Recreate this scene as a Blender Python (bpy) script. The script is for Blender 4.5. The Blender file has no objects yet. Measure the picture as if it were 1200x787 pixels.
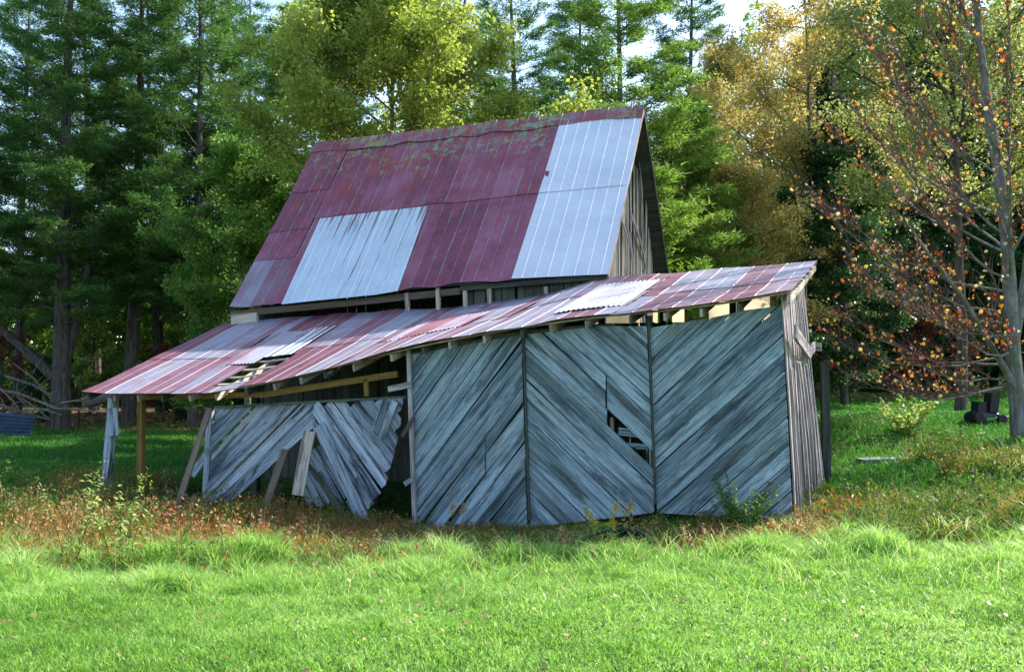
import bpy, math, random
import numpy as np
from mathutils import Vector, Matrix
random.seed(11)
R = np.random.default_rng(11)

# ---------------------------------------------------------------- camera, sky, sun
sc = bpy.context.scene
C = sc.collection
CAMZ = 2.0; F = 1100.0; HX = 600.0; HY = 450.0       # photo pixels -> metres
cd = bpy.data.cameras.new('camera'); cam = bpy.data.objects.new('camera', cd); C.objects.link(cam)
cam.location = (0, 0, CAMZ); cam.rotation_euler = (math.radians(90), 0, 0)
cd.sensor_width = 36; cd.lens = 36 * F / 1200; cd.shift_y = (HY - 393.5) / 1200
cd.clip_start = .1; cd.clip_end = 3000
sc.camera = cam

SUN_AZ = (0.86, 0.51); SUN_EL = math.radians(41)
w = bpy.data.worlds.new('World'); sc.world = w; w.use_nodes = True
nt = w.node_tree; nt.nodes.clear()
sky = nt.nodes.new('ShaderNodeTexSky'); sky.sky_type = 'NISHITA'; sky.sun_disc = False
sky.sun_elevation = SUN_EL; sky.sun_rotation = math.atan2(SUN_AZ[0], SUN_AZ[1])
sky.air_density = 1.0; sky.dust_density = 1.5; sky.ozone_density = 1.5
bg = nt.nodes.new('ShaderNodeBackground'); bg.inputs[1].default_value = 0.15
wo = nt.nodes.new('ShaderNodeOutputWorld')
nt.links.new(sky.outputs[0], bg.inputs[0]); nt.links.new(bg.outputs[0], wo.inputs[0])
sl = bpy.data.lights.new('sun', 'SUN'); sl.energy = 3.9; sl.angle = math.radians(.53); sl.color = (1, .94, .84)
so = bpy.data.objects.new('sun', sl); C.objects.link(so)
n_ = math.hypot(*SUN_AZ)
SDIR = Vector((SUN_AZ[0] / n_ * math.cos(SUN_EL), SUN_AZ[1] / n_ * math.cos(SUN_EL), math.sin(SUN_EL)))
so.rotation_euler = SDIR.to_track_quat('Z', 'Y').to_euler(); so.location = SDIR * 60
sc.view_settings.view_transform = 'Standard'; sc.view_settings.look = 'None'
sc.view_settings.exposure = 1.5; sc.view_settings.gamma = 1.0
sc.cycles.max_bounces = 6; sc.cycles.transparent_max_bounces = 4

# ---------------------------------------------------------------- helpers
def tag(o, label=None, cat=None, group=None, kind=None):
    if label: o['label'] = label
    if cat: o['category'] = cat
    if group: o['group'] = group
    if kind: o['kind'] = kind
    return o

def empty(name, loc=(0, 0, 0), rz=0, label=None, cat=None, group=None):
    o = bpy.data.objects.new(name, None); C.objects.link(o)
    o.location = loc; o.rotation_euler = (0, 0, rz); o.empty_display_size = .3
    return tag(o, label, cat, group)

def copy_tree(o, parent=None):
    c = o.copy(); C.objects.link(c)
    if parent: c.parent = parent
    for ch in list(o.children): copy_tree(ch, c)
    return c

class MB:
    """collects polygons with uv and a random value per face, then links them as one mesh object"""
    def __init__(s): s.v = []; s.f = []; s.uv = []; s.r = []; s.q = []
    def poly(s, pts, uv=None, r=0., q=0.):
        i = len(s.v); s.v += [tuple(p) for p in pts]; s.f.append(list(range(i, i + len(pts))))
        s.uv += (uv if uv else [(0, 0)] * len(pts)); s.r.append(r); s.q.append(q)
    def prism(s, P, N, th, uv, r):
        """P polygon points (Vector), N outward normal, thickness th going inwards"""
        B = [p - N * th for p in P]; n = len(P)
        s.poly(P, uv, r); s.poly(B[::-1], uv[::-1], r)
        for i in range(n):
            j = (i + 1) % n
            s.poly([P[i], B[i], B[j], P[j]], [uv[i], (uv[i][0], uv[i][1] + th), (uv[j][0], uv[j][1] + th), uv[j]], r)
    def beam(s, a, b, wd, th, side, r=None, seg=1, bend=None):
        """board from a to b, width wd along 'side', thickness th along the third axis"""
        a = Vector(a); b = Vector(b); d = (b - a).normalized(); side = Vector(side)
        side = (side - d * side.dot(d)).normalized(); t = d.cross(side)
        if r is None: r = random.random()
        L = (b - a).length; o = random.random() * 50
        rings = []
        for k in range(seg + 1):
            u = k / seg; c = a.lerp(b, u)
            if bend: c = c + Vector(bend) * math.sin(math.pi * u)
            rings.append([c + side * wd / 2 * sx + t * th / 2 * sy for sx, sy in ((-1, -1), (1, -1), (1, 1), (-1, 1))])
        for k in range(seg):
            A, B = rings[k], rings[k + 1]; u0 = L * k / seg + o; u1 = L * (k + 1) / seg + o
            wv = [0, wd, wd + th, 2 * wd + th, 2 * wd + 2 * th]
            for i in range(4):
                j = (i + 1) % 4
                s.poly([A[i], A[j], B[j], B[i]], [(u0, wv[i] + o), (u0, wv[i + 1] + o), (u1, wv[i + 1] + o), (u1, wv[i] + o)], r)
        s.poly(rings[0][::-1], [(o, o), (o + th, o), (o + th, o + wd), (o, o + wd)], r)
        s.poly(rings[-1], [(o, o), (o + th, o), (o + th, o + wd), (o, o + wd)], r)
    def tube(s, pts, rad, n=6, r=0.):
        pts = [Vector(p) for p in pts]; rings = []
        x = None; L = 0
        for k, p in enumerate(pts):
            d = (pts[min(k + 1, len(pts) - 1)] - pts[max(k - 1, 0)]).normalized()
            if x is None: x = d.orthogonal().normalized()
            else:
                x = (x - d * x.dot(d))
                x = x.normalized() if x.length > 1e-6 else d.orthogonal().normalized()
            y = d.cross(x)
            if k: L += (p - pts[k - 1]).length
            rr = rad[k] if hasattr(rad, '__len__') else rad
            rings.append(([p + (x * math.cos(2 * math.pi * i / n) + y * math.sin(2 * math.pi * i / n)) * rr for i in range(n)], L, rr))
        for k in range(len(rings) - 1):
            A, la, ra = rings[k]; B, lb, rb = rings[k + 1]
            for i in range(n):
                j = (i + 1) % n; u = i / n * 6.28 * rings[0][2]; u2 = (i + 1) / n * 6.28 * rings[0][2]
                s.poly([A[i], A[j], B[j], B[i]], [(la, u), (la, u2), (lb, u2), (lb, u)], r)
        s.poly(rings[0][0][::-1], None, r); s.poly(rings[-1][0], None, r)
    def build(s, name, mat, parent=None, smooth=False):
        me = bpy.data.meshes.new(name); me.from_pydata(s.v, [], s.f)
        uvl = me.uv_layers.new(name='UVMap'); uvl.data.foreach_set('uv', np.array(s.uv, 'f').ravel())
        a = me.attributes.new('rnd', 'FLOAT', 'FACE'); a.data.foreach_set('value', np.array(s.r, 'f'))
        a = me.attributes.new('rib', 'FLOAT', 'FACE'); a.data.foreach_set('value', np.array(s.q, 'f'))
        if smooth: me.polygons.foreach_set('use_smooth', [True] * len(me.polygons))
        me.materials.append(mat); me.update()
        o = bpy.data.objects.new(name, me); C.objects.link(o)
        if parent: o.parent = parent
        return o

def np_mesh(name, V, loops, nper, rnd, mat, parent=None, smooth=False):
    """V (n,3), loops flat index array, constant corners per face"""
    me = bpy.data.meshes.new(name); nf = len(loops) // nper
    me.vertices.add(len(V)); me.vertices.foreach_set('co', V.astype('f').ravel())
    me.loops.add(len(loops)); me.loops.foreach_set('vertex_index', loops.astype('i'))
    me.polygons.add(nf); me.polygons.foreach_set('loop_start', (np.arange(nf) * nper).astype('i'))
    me.update(calc_edges=True)
    a = me.attributes.new('rnd', 'FLOAT', 'FACE'); a.data.foreach_set('value', rnd.astype('f'))
    if smooth: me.polygons.foreach_set('use_smooth', [True] * nf)
    me.materials.append(mat)
    o = bpy.data.objects.new(name, me); C.objects.link(o)
    if parent: o.parent = parent
    return o

def vnoise(x, y, seed=0):
    """smooth value noise, numpy"""
    xi = np.floor(x).astype(int); yi = np.floor(y).astype(int); fx = x - xi; fy = y - yi
    def h(a, b):
        n = (a * 374761393 + b * 668265263 + seed * 974711) & 0x7fffffff
        n = ((n ^ (n >> 13)) * 1274126177) & 0x7fffffff
        return ((n ^ (n >> 16)) & 0xffff) / 65535.
    fx = fx * fx * (3 - 2 * fx); fy = fy * fy * (3 - 2 * fy)
    return (h(xi, yi) * (1 - fx) + h(xi + 1, yi) * fx) * (1 - fy) + (h(xi, yi + 1) * (1 - fx) + h(xi + 1, yi + 1) * fx) * fy

# ---------------------------------------------------------------- materials
class NT:
    def __init__(s, name):
        s.m = bpy.data.materials.new(name); s.m.use_nodes = True; s.t = s.m.node_tree; s.t.nodes.clear()
        s.out = s.t.nodes.new('ShaderNodeOutputMaterial')
    def n(s, typ, **kw):
        nd = s.t.nodes.new(typ)
        for k, v in kw.items():
            if k.startswith('i_'):
                key = k[2:]; key = int(key) if key.isdigit() else key
                nd.inputs[key].default_value = v
            else: setattr(nd, k, v)
        return nd
    def l(s, a, b): s.t.links.new(a, b)
    def ramp(s, fac, stops):
        r = s.n('ShaderNodeValToRGB'); e = r.color_ramp.elements
        while len(e) < len(stops): e.new(.5)
        for el, (p, c) in zip(e, stops):
            el.position = p; el.color = c if len(c) == 4 else (*c, 1)
        s.l(fac, r.inputs[0]); return r.outputs[0]
    def mix(s, f, a, b, mode='MIX'):
        m = s.n('ShaderNodeMix', data_type='RGBA', blend_type=mode)
        for x, k in ((f, 0), (a, 6), (b, 7)):
            if isinstance(x, (int, float)): m.inputs[k].default_value = x
            elif isinstance(x, tuple): m.inputs[k].default_value = (*x, 1) if len(x) == 3 else x
            else: s.l(x, m.inputs[k])
        return m.outputs[2]
    def math(s, op, a, b=0., c=None):
        m = s.n('ShaderNodeMath', operation=op)
        for k, x in enumerate((a, b) if c is None else (a, b, c)):
            if isinstance(x, (int, float)): m.inputs[k].default_value = x
            else: s.l(x, m.inputs[k])
        return m.outputs[0]
    def noise(s, vec, scale, detail=4, rough=.55, dist=0.):
        t = s.n('ShaderNodeTexNoise'); t.inputs['Scale'].default_value = scale; t.inputs['Detail'].default_value = detail
        t.inputs['Roughness'].default_value = rough; t.inputs['Distortion'].default_value = dist
        if vec: s.l(vec, t.inputs['Vector'])
        return t.outputs[0]
    def mapped(s, vec, scale):
        m = s.n('ShaderNodeMapping'); m.inputs['Scale'].default_value = scale; s.l(vec, m.inputs['Vector']); return m.outputs[0]
    def attr(s, name): return s.n('ShaderNodeAttribute', attribute_name=name).outputs['Fac']
    def pbr(s, col, rough=.8, metal=0., spec=.3, bump=None, bstr=.3, bdist=.01):
        b = s.n('ShaderNodeBsdfPrincipled')
        for x, k in ((col, 'Base Color'), (rough, 'Roughness'), (metal, 'Metallic'), (spec, 'Specular IOR Level')):
            if isinstance(x, (int, float)): b.inputs[k].default_value = x
            elif isinstance(x, tuple): b.inputs[k].default_value = (*x, 1)
            else: s.l(x, b.inputs[k])
        if bump is not None:
            bn = s.n('ShaderNodeBump'); bn.inputs['Strength'].default_value = bstr; bn.inputs['Distance'].default_value = bdist
            s.l(bump, bn.inputs['Height']); s.l(bn.outputs[0], b.inputs['Normal'])
        return b.outputs[0]
    def done(s, sh): s.l(sh, s.out.inputs[0]); return s.m

def wood(name, light, dark, stain=(.035, .04, .04), stain_amt=.45, green=None):
    k = NT(name); uv = k.n('ShaderNodeUVMap', uv_map='UVMap').outputs[0]; rnd = k.attr('rnd')
    g1 = k.noise(k.mapped(uv, (.55, 44, 1)), 1, 7, .72, .3)
    g2 = k.noise(k.mapped(uv, (.32, 13, 1)), 1, 6, .7, .3)
    grain = k.math('ADD', k.math('MULTIPLY', g1, .5), k.math('MULTIPLY', g2, .5))
    grain = k.math('ADD', k.math('MULTIPLY', k.math('SUBTRACT', grain, .5), 1.9), .5)
    fine = k.noise(k.mapped(uv, (4, 110, 1)), 1, 3, .6)
    blot = k.noise(k.mapped(uv, (.55, 5.5, 1)), 1.0, 7, .72, .5)
    tone = k.math('ADD', k.math('MULTIPLY', grain, .85), k.math('MULTIPLY', rnd, .22))
    col = k.ramp(tone, [(.28, dark), (.62, light), (.85, tuple(min(1, c * 1.45) for c in light))])
    if green:
        gm = k.ramp(k.noise(k.mapped(uv, (.5, 2.2, 1)), 1.3, 4, .6), [(.48, (0, 0, 0)), (.62, (1, 1, 1))])
        col = k.mix(k.math('MULTIPLY', gm, .55), col, green)
    st = k.ramp(blot, [(.50, (0, 0, 0)), (.60, (1, 1, 1))])
    col = k.mix(k.math('MULTIPLY', k.math('MULTIPLY', st, g1), stain_amt * 2.3), col, stain)
    br = k.ramp(k.noise(k.mapped(uv, (.25, 3.1, 1)), 1.1, 3, .5), [(.5, (0, 0, 0)), (.66, (1, 1, 1))])
    col = k.mix(k.math('MULTIPLY', br, .35), col, k.mix(1., col, (1.15, .88, .68), 'MULTIPLY'))
    # knots
    vo = k.n('ShaderNodeTexVoronoi'); k.l(k.mapped(uv, (1.1, 5.5, 1)), vo.inputs['Vector']); vo.inputs['Scale'].default_value = 1
    kn = k.ramp(vo.outputs['Distance'], [(.03, (1, 1, 1)), (.085, (0, 0, 0))])
    col = k.mix(k.math('MULTIPLY', kn, .75), col, (.03, .028, .025))
    cr = k.ramp(fine, [(.34, (1, 1, 1)), (.42, (0, 0, 0))])
    col = k.mix(k.math('MULTIPLY', cr, .75), col, stain)
    h = k.math('SUBTRACT', k.math('ADD', grain, k.math('MULTIPLY', fine, .5)), cr)
    return k.done(k.pbr(col, .82, 0, .2, h, .7, .006))

def metal_paint(name, kind):
    k = NT(name); tc = k.n('ShaderNodeTexCoord'); ob = tc.outputs['Object']
    uv = k.n('ShaderNodeUVMap', uv_map='UVMap').outputs[0]
    rnd = k.attr('rnd'); rib = k.attr('rib')
    sep = k.n('ShaderNodeSeparateXYZ'); k.l(uv, sep.inputs[0]); v = sep.outputs[1]
    big = k.noise(uv, 1.1, 5, .6, .4); mid = k.noise(uv, 5, 6, .65, .3)
    streak = k.noise(k.mapped(uv, (9, .7, 1)), 1, 5, .6)
    rough = .5
    if kind == 'main':
        t = k.math('ADD', k.math('MULTIPLY', big, .8), k.math('MULTIPLY', rnd, .25))
        col = k.ramp(t, [(.25, (.12, .026, .045)), (.5, (.21, .048, .08)), (.75, (.30, .11, .17))])
        col = k.mix(k.ramp(mid, [(.56, (0, 0, 0)), (.72, (.55, .55, .55))]), col, (.30, .13, .2))
        col = k.mix(k.ramp(streak, [(.6, (0, 0, 0)), (.74, (.7, .7, .7))]), col, (.12, .022, .016))
        top = k.math('SUBTRACT', k.noise(uv, 4.5, 8, .78, .3), k.math('MULTIPLY', k.math('MINIMUM', v, 4.), .075))
        lich = k.ramp(top, [(.455, (0, 0, 0)), (.52, (1, 1, 1))])
        rs = k.ramp(k.math('SUBTRACT', k.noise(k.mapped(uv, (3, 1, 1)), 1.3, 6, .7, .5), k.math('MULTIPLY', k.math('MINIMUM', v, 5.), .03)), [(.44, (0, 0, 0)), (.60, (1, 1, 1))])
        col = k.mix(k.math('MULTIPLY', rs, .75), col, (.30, .045, .018))
        lich = k.math('MULTIPLY', lich, k.ramp(k.noise(uv, .8, 3, .5), [(.42, (.1, .1, .1)), (.56, (1, 1, 1))]))
        edge = k.math('MULTIPLY', rib, k.ramp(k.noise(uv, 1.7, 4, .6), [(.47, (0, 0, 0)), (.55, (1, 1, 1))]))
        col = k.mix(k.math('MULTIPLY', rib, .2), col, (.3, .2, .22))  # ribs slightly paler: grazing sun put into the colour
        col = k.mix(k.math('MULTIPLY', lich, .85), col, k.ramp(mid, [(.42, (.15, .36, .22)), (.55, (.22, .30, .12)), (.62, (.38, .20, .06))]))
        col = k.mix(k.math('MULTIPLY', edge, .7), col, (.14, .30, .22))
        rough = .5
    elif kind == 'lean':
        t = k.math('ADD', k.math('MULTIPLY', big, .7), k.math('MULTIPLY', rnd, .62))
        col = k.ramp(t, [(.3, (.13, .035, .05)), (.5, (.18, .07, .095)), (.68, (.22, .13, .17)), (.85, (.25, .25, .31))])
        col = k.mix(k.ramp(mid, [(.55, (0, 0, 0)), (.72, (.6, .6, .6))]), col, (.28, .19, .23))
        col = k.mix(k.ramp(streak, [(.58, (0, 0, 0)), (.72, (.8, .8, .8))]), col, (.2, .045, .05))
        col = k.mix(k.math('MULTIPLY', rib, .35), col, (.45, .38, .39))  # paler ribs: worn metal plus the light they catch, put into the colour
        rough = .45
    elif kind == 'pale':
        col = k.ramp(big, [(.3, (.60, .62, .65)), (.7, (.74, .75, .77))])
        spk = k.ramp(k.noise(uv, 45, 3, .6), [(.66, (0, 0, 0)), (.72, (1, 1, 1))])
        col = k.mix(k.math('MULTIPLY', spk, .25), col, (.3, .3, .3))
        col = k.mix(k.math('MULTIPLY', rib, .6), col, (.92, .92, .92))  # near-white ribs: sun glancing off them is put into the colour
        rough = .38
    elif kind == 'galv':
        col = k.ramp(k.math('ADD', k.math('MULTIPLY', big, .7), k.math('MULTIPLY', streak, .3)), [(.3, (.46, .53, .58)), (.7, (.62, .69, .74))])
        # rust runs starting at the upper edge, uneven from sheet to sheet
        g = k.math('SUBTRACT', k.noise(k.mapped(uv, (13, .25, 1)), 1, 3, .6), k.math('MULTIPLY', k.math('MINIMUM', v, 6.), .055))
        r = k.ramp(g, [(.36, (0, 0, 0)), (.40, (1, 1, 1))])
        col = k.mix(k.math('MULTIPLY', r, .85), col, (.15, .05, .04))
        rough = .45
    elif kind == 'corr':
        col = k.ramp(k.math('ADD', k.math('MULTIPLY', big, .6), k.math('MULTIPLY', rnd, .5)), [(.3, (.24, .25, .29)), (.75, (.46, .45, .42))])
        col = k.mix(k.ramp(mid, [(.6, (0, 0, 0)), (.75, (.5, .5, .5))]), col, (.25, .22, .15))
        rough = .45
    bump = k.math('ADD', k.noise(uv, 2.2, 3, .5), k.math('MULTIPLY', k.noise(uv, 14, 3, .5), .12))
    return k.done(k.pbr(col, rough, .0 if kind in ('main', 'lean') else .25, .45, bump, .5, .05))

def leaf_mat(name, stops, trans=.4, rough=.5, tcol=1.25):
    k = NT(name); rnd = k.attr('rnd'); col = k.ramp(rnd, stops)
    p = k.pbr(col, rough, 0, .25)
    t = k.n('ShaderNodeBsdfTranslucent')
    hs = k.n('ShaderNodeHueSaturation'); hs.inputs['Value'].default_value = tcol; hs.inputs['Saturation'].default_value = 1.1
    k.l(col, hs.inputs['Color']); k.l(hs.outputs[0], t.inputs[0])
    mx = k.n('ShaderNodeMixShader'); mx.inputs[0].default_value = trans
    k.l(p, mx.inputs[1]); k.l(t.outputs[0], mx.inputs[2]); return k.done(mx.outputs[0])

def bark(name, a, b, c=None):
    k = NT(name); ob = k.n('ShaderNodeTexCoord').outputs['Object']
    n1 = k.noise(k.mapped(ob, (6, 6, 1.4)), 1.5, 6, .65, .3)
    col = k.ramp(n1, [(.35, a), (.62, b)])
    if c: col = k.mix(k.ramp(k.noise(ob, 2.3, 4, .6), [(.5, (0, 0, 0)), (.6, (1, 1, 1))]), col, c)
    return k.done(k.pbr(col, .9, 0, .15, n1, .8, .02))

def plain(name, col, rough=.7, var=.25, scale=6, metal=0.):
    k = NT(name); ob = k.n('ShaderNodeTexCoord').outputs['Object']
    n1 = k.noise(ob, scale, 5, .6)
    c = k.ramp(n1, [(.3, tuple(x * (1 - var) for x in col)), (.7, tuple(min(1, x * (1 + var)) for x in col))])
    return k.done(k.pbr(c, rough, metal, .3, n1, .3, .01))

M = {}
M['wood_blue'] = wood('weathered_plank', (.34, .435, .49), (.05, .085, .10), stain=(.02, .03, .034), stain_amt=.6, green=(.05, .085, .085))
M['wood_panel_worn'] = wood('worn_blue_plank', (.40, .47, .54), (.06, .085, .115), stain=(.02, .022, .03), stain_amt=.75)
M['wood_grey'] = wood('grey_barn_board', (.56, .49, .40), (.17, .14, .11), stain=(.04, .035, .03), stain_amt=.5)
M['wood_silver'] = wood('silver_barn_board', (.44, .41, .41), (.15, .13, .125), stain=(.05, .04, .035), stain_amt=.4)
M['wood_dark'] = wood('old_dark_board', (.10, .115, .095), (.035, .04, .035), stain=(.015, .015, .015), green=(.05, .07, .035))
M['wood_brown'] = wood('brown_board', (.20, .155, .115), (.08, .06, .045))
M['wood_yellow'] = wood('new_yellow_lumber', (.30, .20, .06), (.18, .11, .03), stain=(.08, .06, .03), stain_amt=.35)
M['red_main'] = metal_paint('red_roof_paint', 'main')
M['red_lean'] = metal_paint('faded_red_roof_paint', 'lean')
M['pale'] = metal_paint('pale_new_metal', 'pale')
M['galv'] = metal_paint('galvanised_metal', 'galv')
M['corr'] = metal_paint('corrugated_metal', 'corr')
M['bark_pine'] = bark('pine_bark', (.045, .035, .03), (.13, .11, .095))
M['bark_maple'] = bark('maple_bark', (.10, .10, .09), (.24, .24, .21), (.11, .14, .07))
M['twig'] = bark('reddish_twig', (.09, .05, .04), (.20, .13, .11))
M['bark_dark'] = bark('dark_bark', (.035, .03, .025), (.11, .10, .085))
M['needle'] = leaf_mat('pine_needles', [(0, (.03, .09, .025)), (.5, (.07, .165, .035)), (1, (.17, .27, .06))], .4)
M['needle_sunlit'] = leaf_mat('sunlit_pine_needles', [(0, (.08, .16, .03)), (.5, (.15, .26, .05)), (1, (.26, .36, .08))], .5)  # lighter green needles, with the sunlight on these pines put into the colour
M['leaf_yellow'] = leaf_mat('yellow_green_leaves', [(0, (.15, .24, .05)), (.5, (.30, .38, .08)), (.9, (.48, .51, .15)), (1, (.42, .34, .07))], .5)
M['leaf_olive'] = leaf_mat('olive_leaves', [(0, (.15, .22, .06)), (.5, (.28, .34, .10)), (.9, (.46, .45, .17)), (1, (.5, .36, .14))], .45)
M['leaf_green'] = leaf_mat('green_leaves', [(0, (.06, .14, .03)), (.6, (.13, .24, .045)), (1, (.24, .33, .07))], .5)
M['leaf_dark'] = leaf_mat('dark_green_leaves', [(0, (.02, .065, .02)), (.7, (.05, .125, .035)), (1, (.10, .18, .055))], .32, .4)
M['leaf_orange'] = leaf_mat('orange_leaves', [(0, (.22, .28, .08)), (.4, (.42, .40, .13)), (.75, (.66, .48, .17)), (1, (.55, .27, .11))], .45)
M['leaf_fall'] = leaf_mat('autumn_leaves', [(0, (.3, .04, .03)), (.2, (.42, .10, .04)), (.45, (.52, .24, .06)), (.8, (.6, .45, .12)), (1, (.6, .55, .4))], .4)
M['leaf_red'] = leaf_mat('red_leaves', [(0, (.09, .02, .02)), (1, (.2, .06, .04))], .35)
M['grass'] = leaf_mat('meadow_grass', [(0, (.085, .19, .035)), (.4, (.22, .40, .075)), (.86, (.42, .58, .20)), (.95, (.42, .36, .16)), (1, (.55, .5, .3))], .5, .35, 1.35)
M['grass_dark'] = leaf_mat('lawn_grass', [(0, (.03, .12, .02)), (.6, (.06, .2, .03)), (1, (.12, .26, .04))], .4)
M['weed'] = leaf_mat('rusty_weeds', [(0, (.05, .12, .02)), (.38, (.13, .19, .035)), (.52, (.24, .18, .05)), (.64, (.30, .12, .045)), (.84, (.36, .14, .055)), (1, (.5, .38, .2))], .5)
M['weed_green'] = leaf_mat('weed_leaves', [(0, (.05, .13, .03)), (.5, (.11, .2, .04)), (.85, (.22, .27, .08)), (1, (.3, .3, .16))], .45)
M['weed_bright'] = leaf_mat('bright_weed_leaves', [(0, (.14, .24, .04)), (.5, (.28, .38, .08)), (1, (.5, .5, .22))], .45)
M['straw'] = leaf_mat('dry_straw', [(0, (.25, .15, .06)), (1, (.48, .34, .17))], .3)
M['gold'] = leaf_mat('goldenrod_flower', [(0, (.35, .26, .03)), (1, (.5, .4, .05))], .4)

# ---------------------------------------------------------------- terrain
CP = np.array([(0, 2, 0), (-6, 5, 0), (6, 5, .05), (0, 8, -.02), (-8, 9, -.1), (8, 9, .12), (-3, 12, -.22), (-7, 12, -.25), (-7, 18, -.45), (-1.7, 16, -.62), (-1, 15, -.6), (-2.5, 14.2, -.5), (1.2, 14.5, -.5), (2.5, 14.2, -.36), (4.2, 13.8, -.2), (-1, 13, -.33), (3, 12.8, -.28), (0, 13.2, -.46), (0, 12, -.28), (2, 13.3, -.38), (4, 13, -.2), (-3.5, 13, -.38), (4.5, 12.2, -.05), (2, 11.5, -.1), (-6, 14.5, -.42), (-5, 16.5, -.55), (-4, 14, -.42),
    (-11, 17, -.4), (1, 15.2, -.5), (3, 14.8, -.3), (4.5, 14.4, -.12), (5.7, 18, .05), (8, 13, .28), (9, 15.5, .55), (10.2, 19, .86), (6.6, 20, .3), (8, 17, .45), (9, 24, .98),
    (12, 27, 1.15), (8, 36, 1.3), (15, 45, 1.5), (26, 42, 1.7), (14, 19, 1.1), (0, 30, .2), (-3, 22, -.2), (-15, 38, -.06), (-10, 28, -.3), (-20, 25, -.25), (-25, 40, 0), (0, 45, .5), (-10, 60, .4), (20, 65, 2.3), (-40, 60, .5),
    (40, 40, 2.5), (0, 90, 2), (60, 90, 5), (-60, 90, 2)], float)
def ground(x, y):
    x = np.asarray(x, float); y = np.asarray(y, float); sh = x.shape
    x = x.ravel(); y = y.ravel(); out = np.zeros_like(x)
    for i in range(0, len(x), 200000):
        xx = x[i:i + 200000, None]; yy = y[i:i + 200000, None]
        d2 = (xx - CP[:, 0]) ** 2 + (yy - CP[:, 1]) ** 2
        wt = 1 / (d2 + 1.0) ** 1.6
        out[i:i + 200000] = (wt * CP[:, 2]).sum(1) / wt.sum(1)
    out += (vnoise(x * .9, y * .9, 3) - .5) * .07
    return out.reshape(sh)
def gz(x, y): return float(ground([x], [y])[0])

def spaced(lo, hi, fine0, fine1, step, grow=1.18):
    a = list(np.arange(fine0, fine1, step)); s = step; x = fine1
    while x < hi: a.append(x); s *= grow; x += s
    s = step; x = fine0 - step
    b = []
    while x > lo: b.append(x); s *= grow; x -= s
    return np.array(b[::-1] + a)
gx = spaced(-900, 900, -20, 20, .3); gy = spaced(-60, 1500, 2, 46, .3)
X, Y = np.meshgrid(gx, gy); Z = ground(X, Y); nx, ny = len(gx), len(gy)
V = np.stack([X, Y, Z], -1).reshape(-1, 3)
i, j = np.meshgrid(np.arange(nx - 1), np.arange(ny - 1)); a = (j * nx + i).ravel()
loops = np.stack([a, a + 1, a + nx + 1, a + nx], 1).ravel()
k = NT('soil_and_turf'); ob = k.n('ShaderNodeTexCoord').outputs['Object']
c1 = k.ramp(k.noise(ob, .35, 4, .6), [(.4, (.045, .11, .02)), (.6, (.075, .15, .025))])
c2 = k.ramp(k.noise(ob, 9, 5, .7), [(.35, (.05, .05, .02)), (.6, (1, 1, 1))])
col = k.mix(1., c1, c2, 'MULTIPLY')
sx = k.n('ShaderNodeSeparateXYZ'); k.l(ob, sx.inputs[0])
far = k.ramp(k.math('DIVIDE', sx.outputs[1], 100.), [(.40, (0, 0, 0)), (.46, (1, 1, 1))])
col = k.mix(far, col, k.ramp(k.noise(ob, 1.2, 6, .7), [(.35, (.035, .028, .015)), (.6, (.12, .075, .035)), (.75, (.06, .07, .02))]))
M['ground'] = k.done(k.pbr(col, .95, 0, .1, k.noise(ob, 14, 5, .6), .6, .05))
tag(np_mesh('ground', V, loops, 4, np.zeros(len(loops) // 4), M['ground'], None, True), kind='structure')

# ---------------------------------------------------------------- barn frame: s along the front, q depth, z up
TH = math.atan(.378); CT, ST = math.cos(TH), math.sin(TH)
S0, Q0 = -8.0, 19.0
BARN_LOC = (S0 * CT + Q0 * ST, -S0 * ST + Q0 * CT, 0)
def L(s, q, z): return Vector((s - S0, q - Q0, z))                      # barn coordinates -> local
def W(s, q, z): return Vector((s * CT + q * ST, -s * ST + q * CT, z))   # -> world
def sz(px, py, q):
    p = (px - HX) / F; Yd = (q / CT) / (1 + math.tan(TH) * p); Xd = p * Yd
    return Xd * CT - Yd * ST, CAMZ + (HY - py) / F * Yd
def proj(s, q, z):
    w_ = W(s, q, z); return HX + w_.x / w_.y * F, HY - (w_.z - CAMZ) / w_.y * F
QF, QE, QM, QME, QR, QB = 14.55, 14.18, 19.08, 18.80, 22.13, 26.0
SIDE = -1.06
barn = empty('barn', BARN_LOC, -TH, 'weathered old barn with rusty red metal roof and a sagging lean-to with diagonal plank panels', 'barn')
FR = Vector((0, -1, 0))

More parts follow.
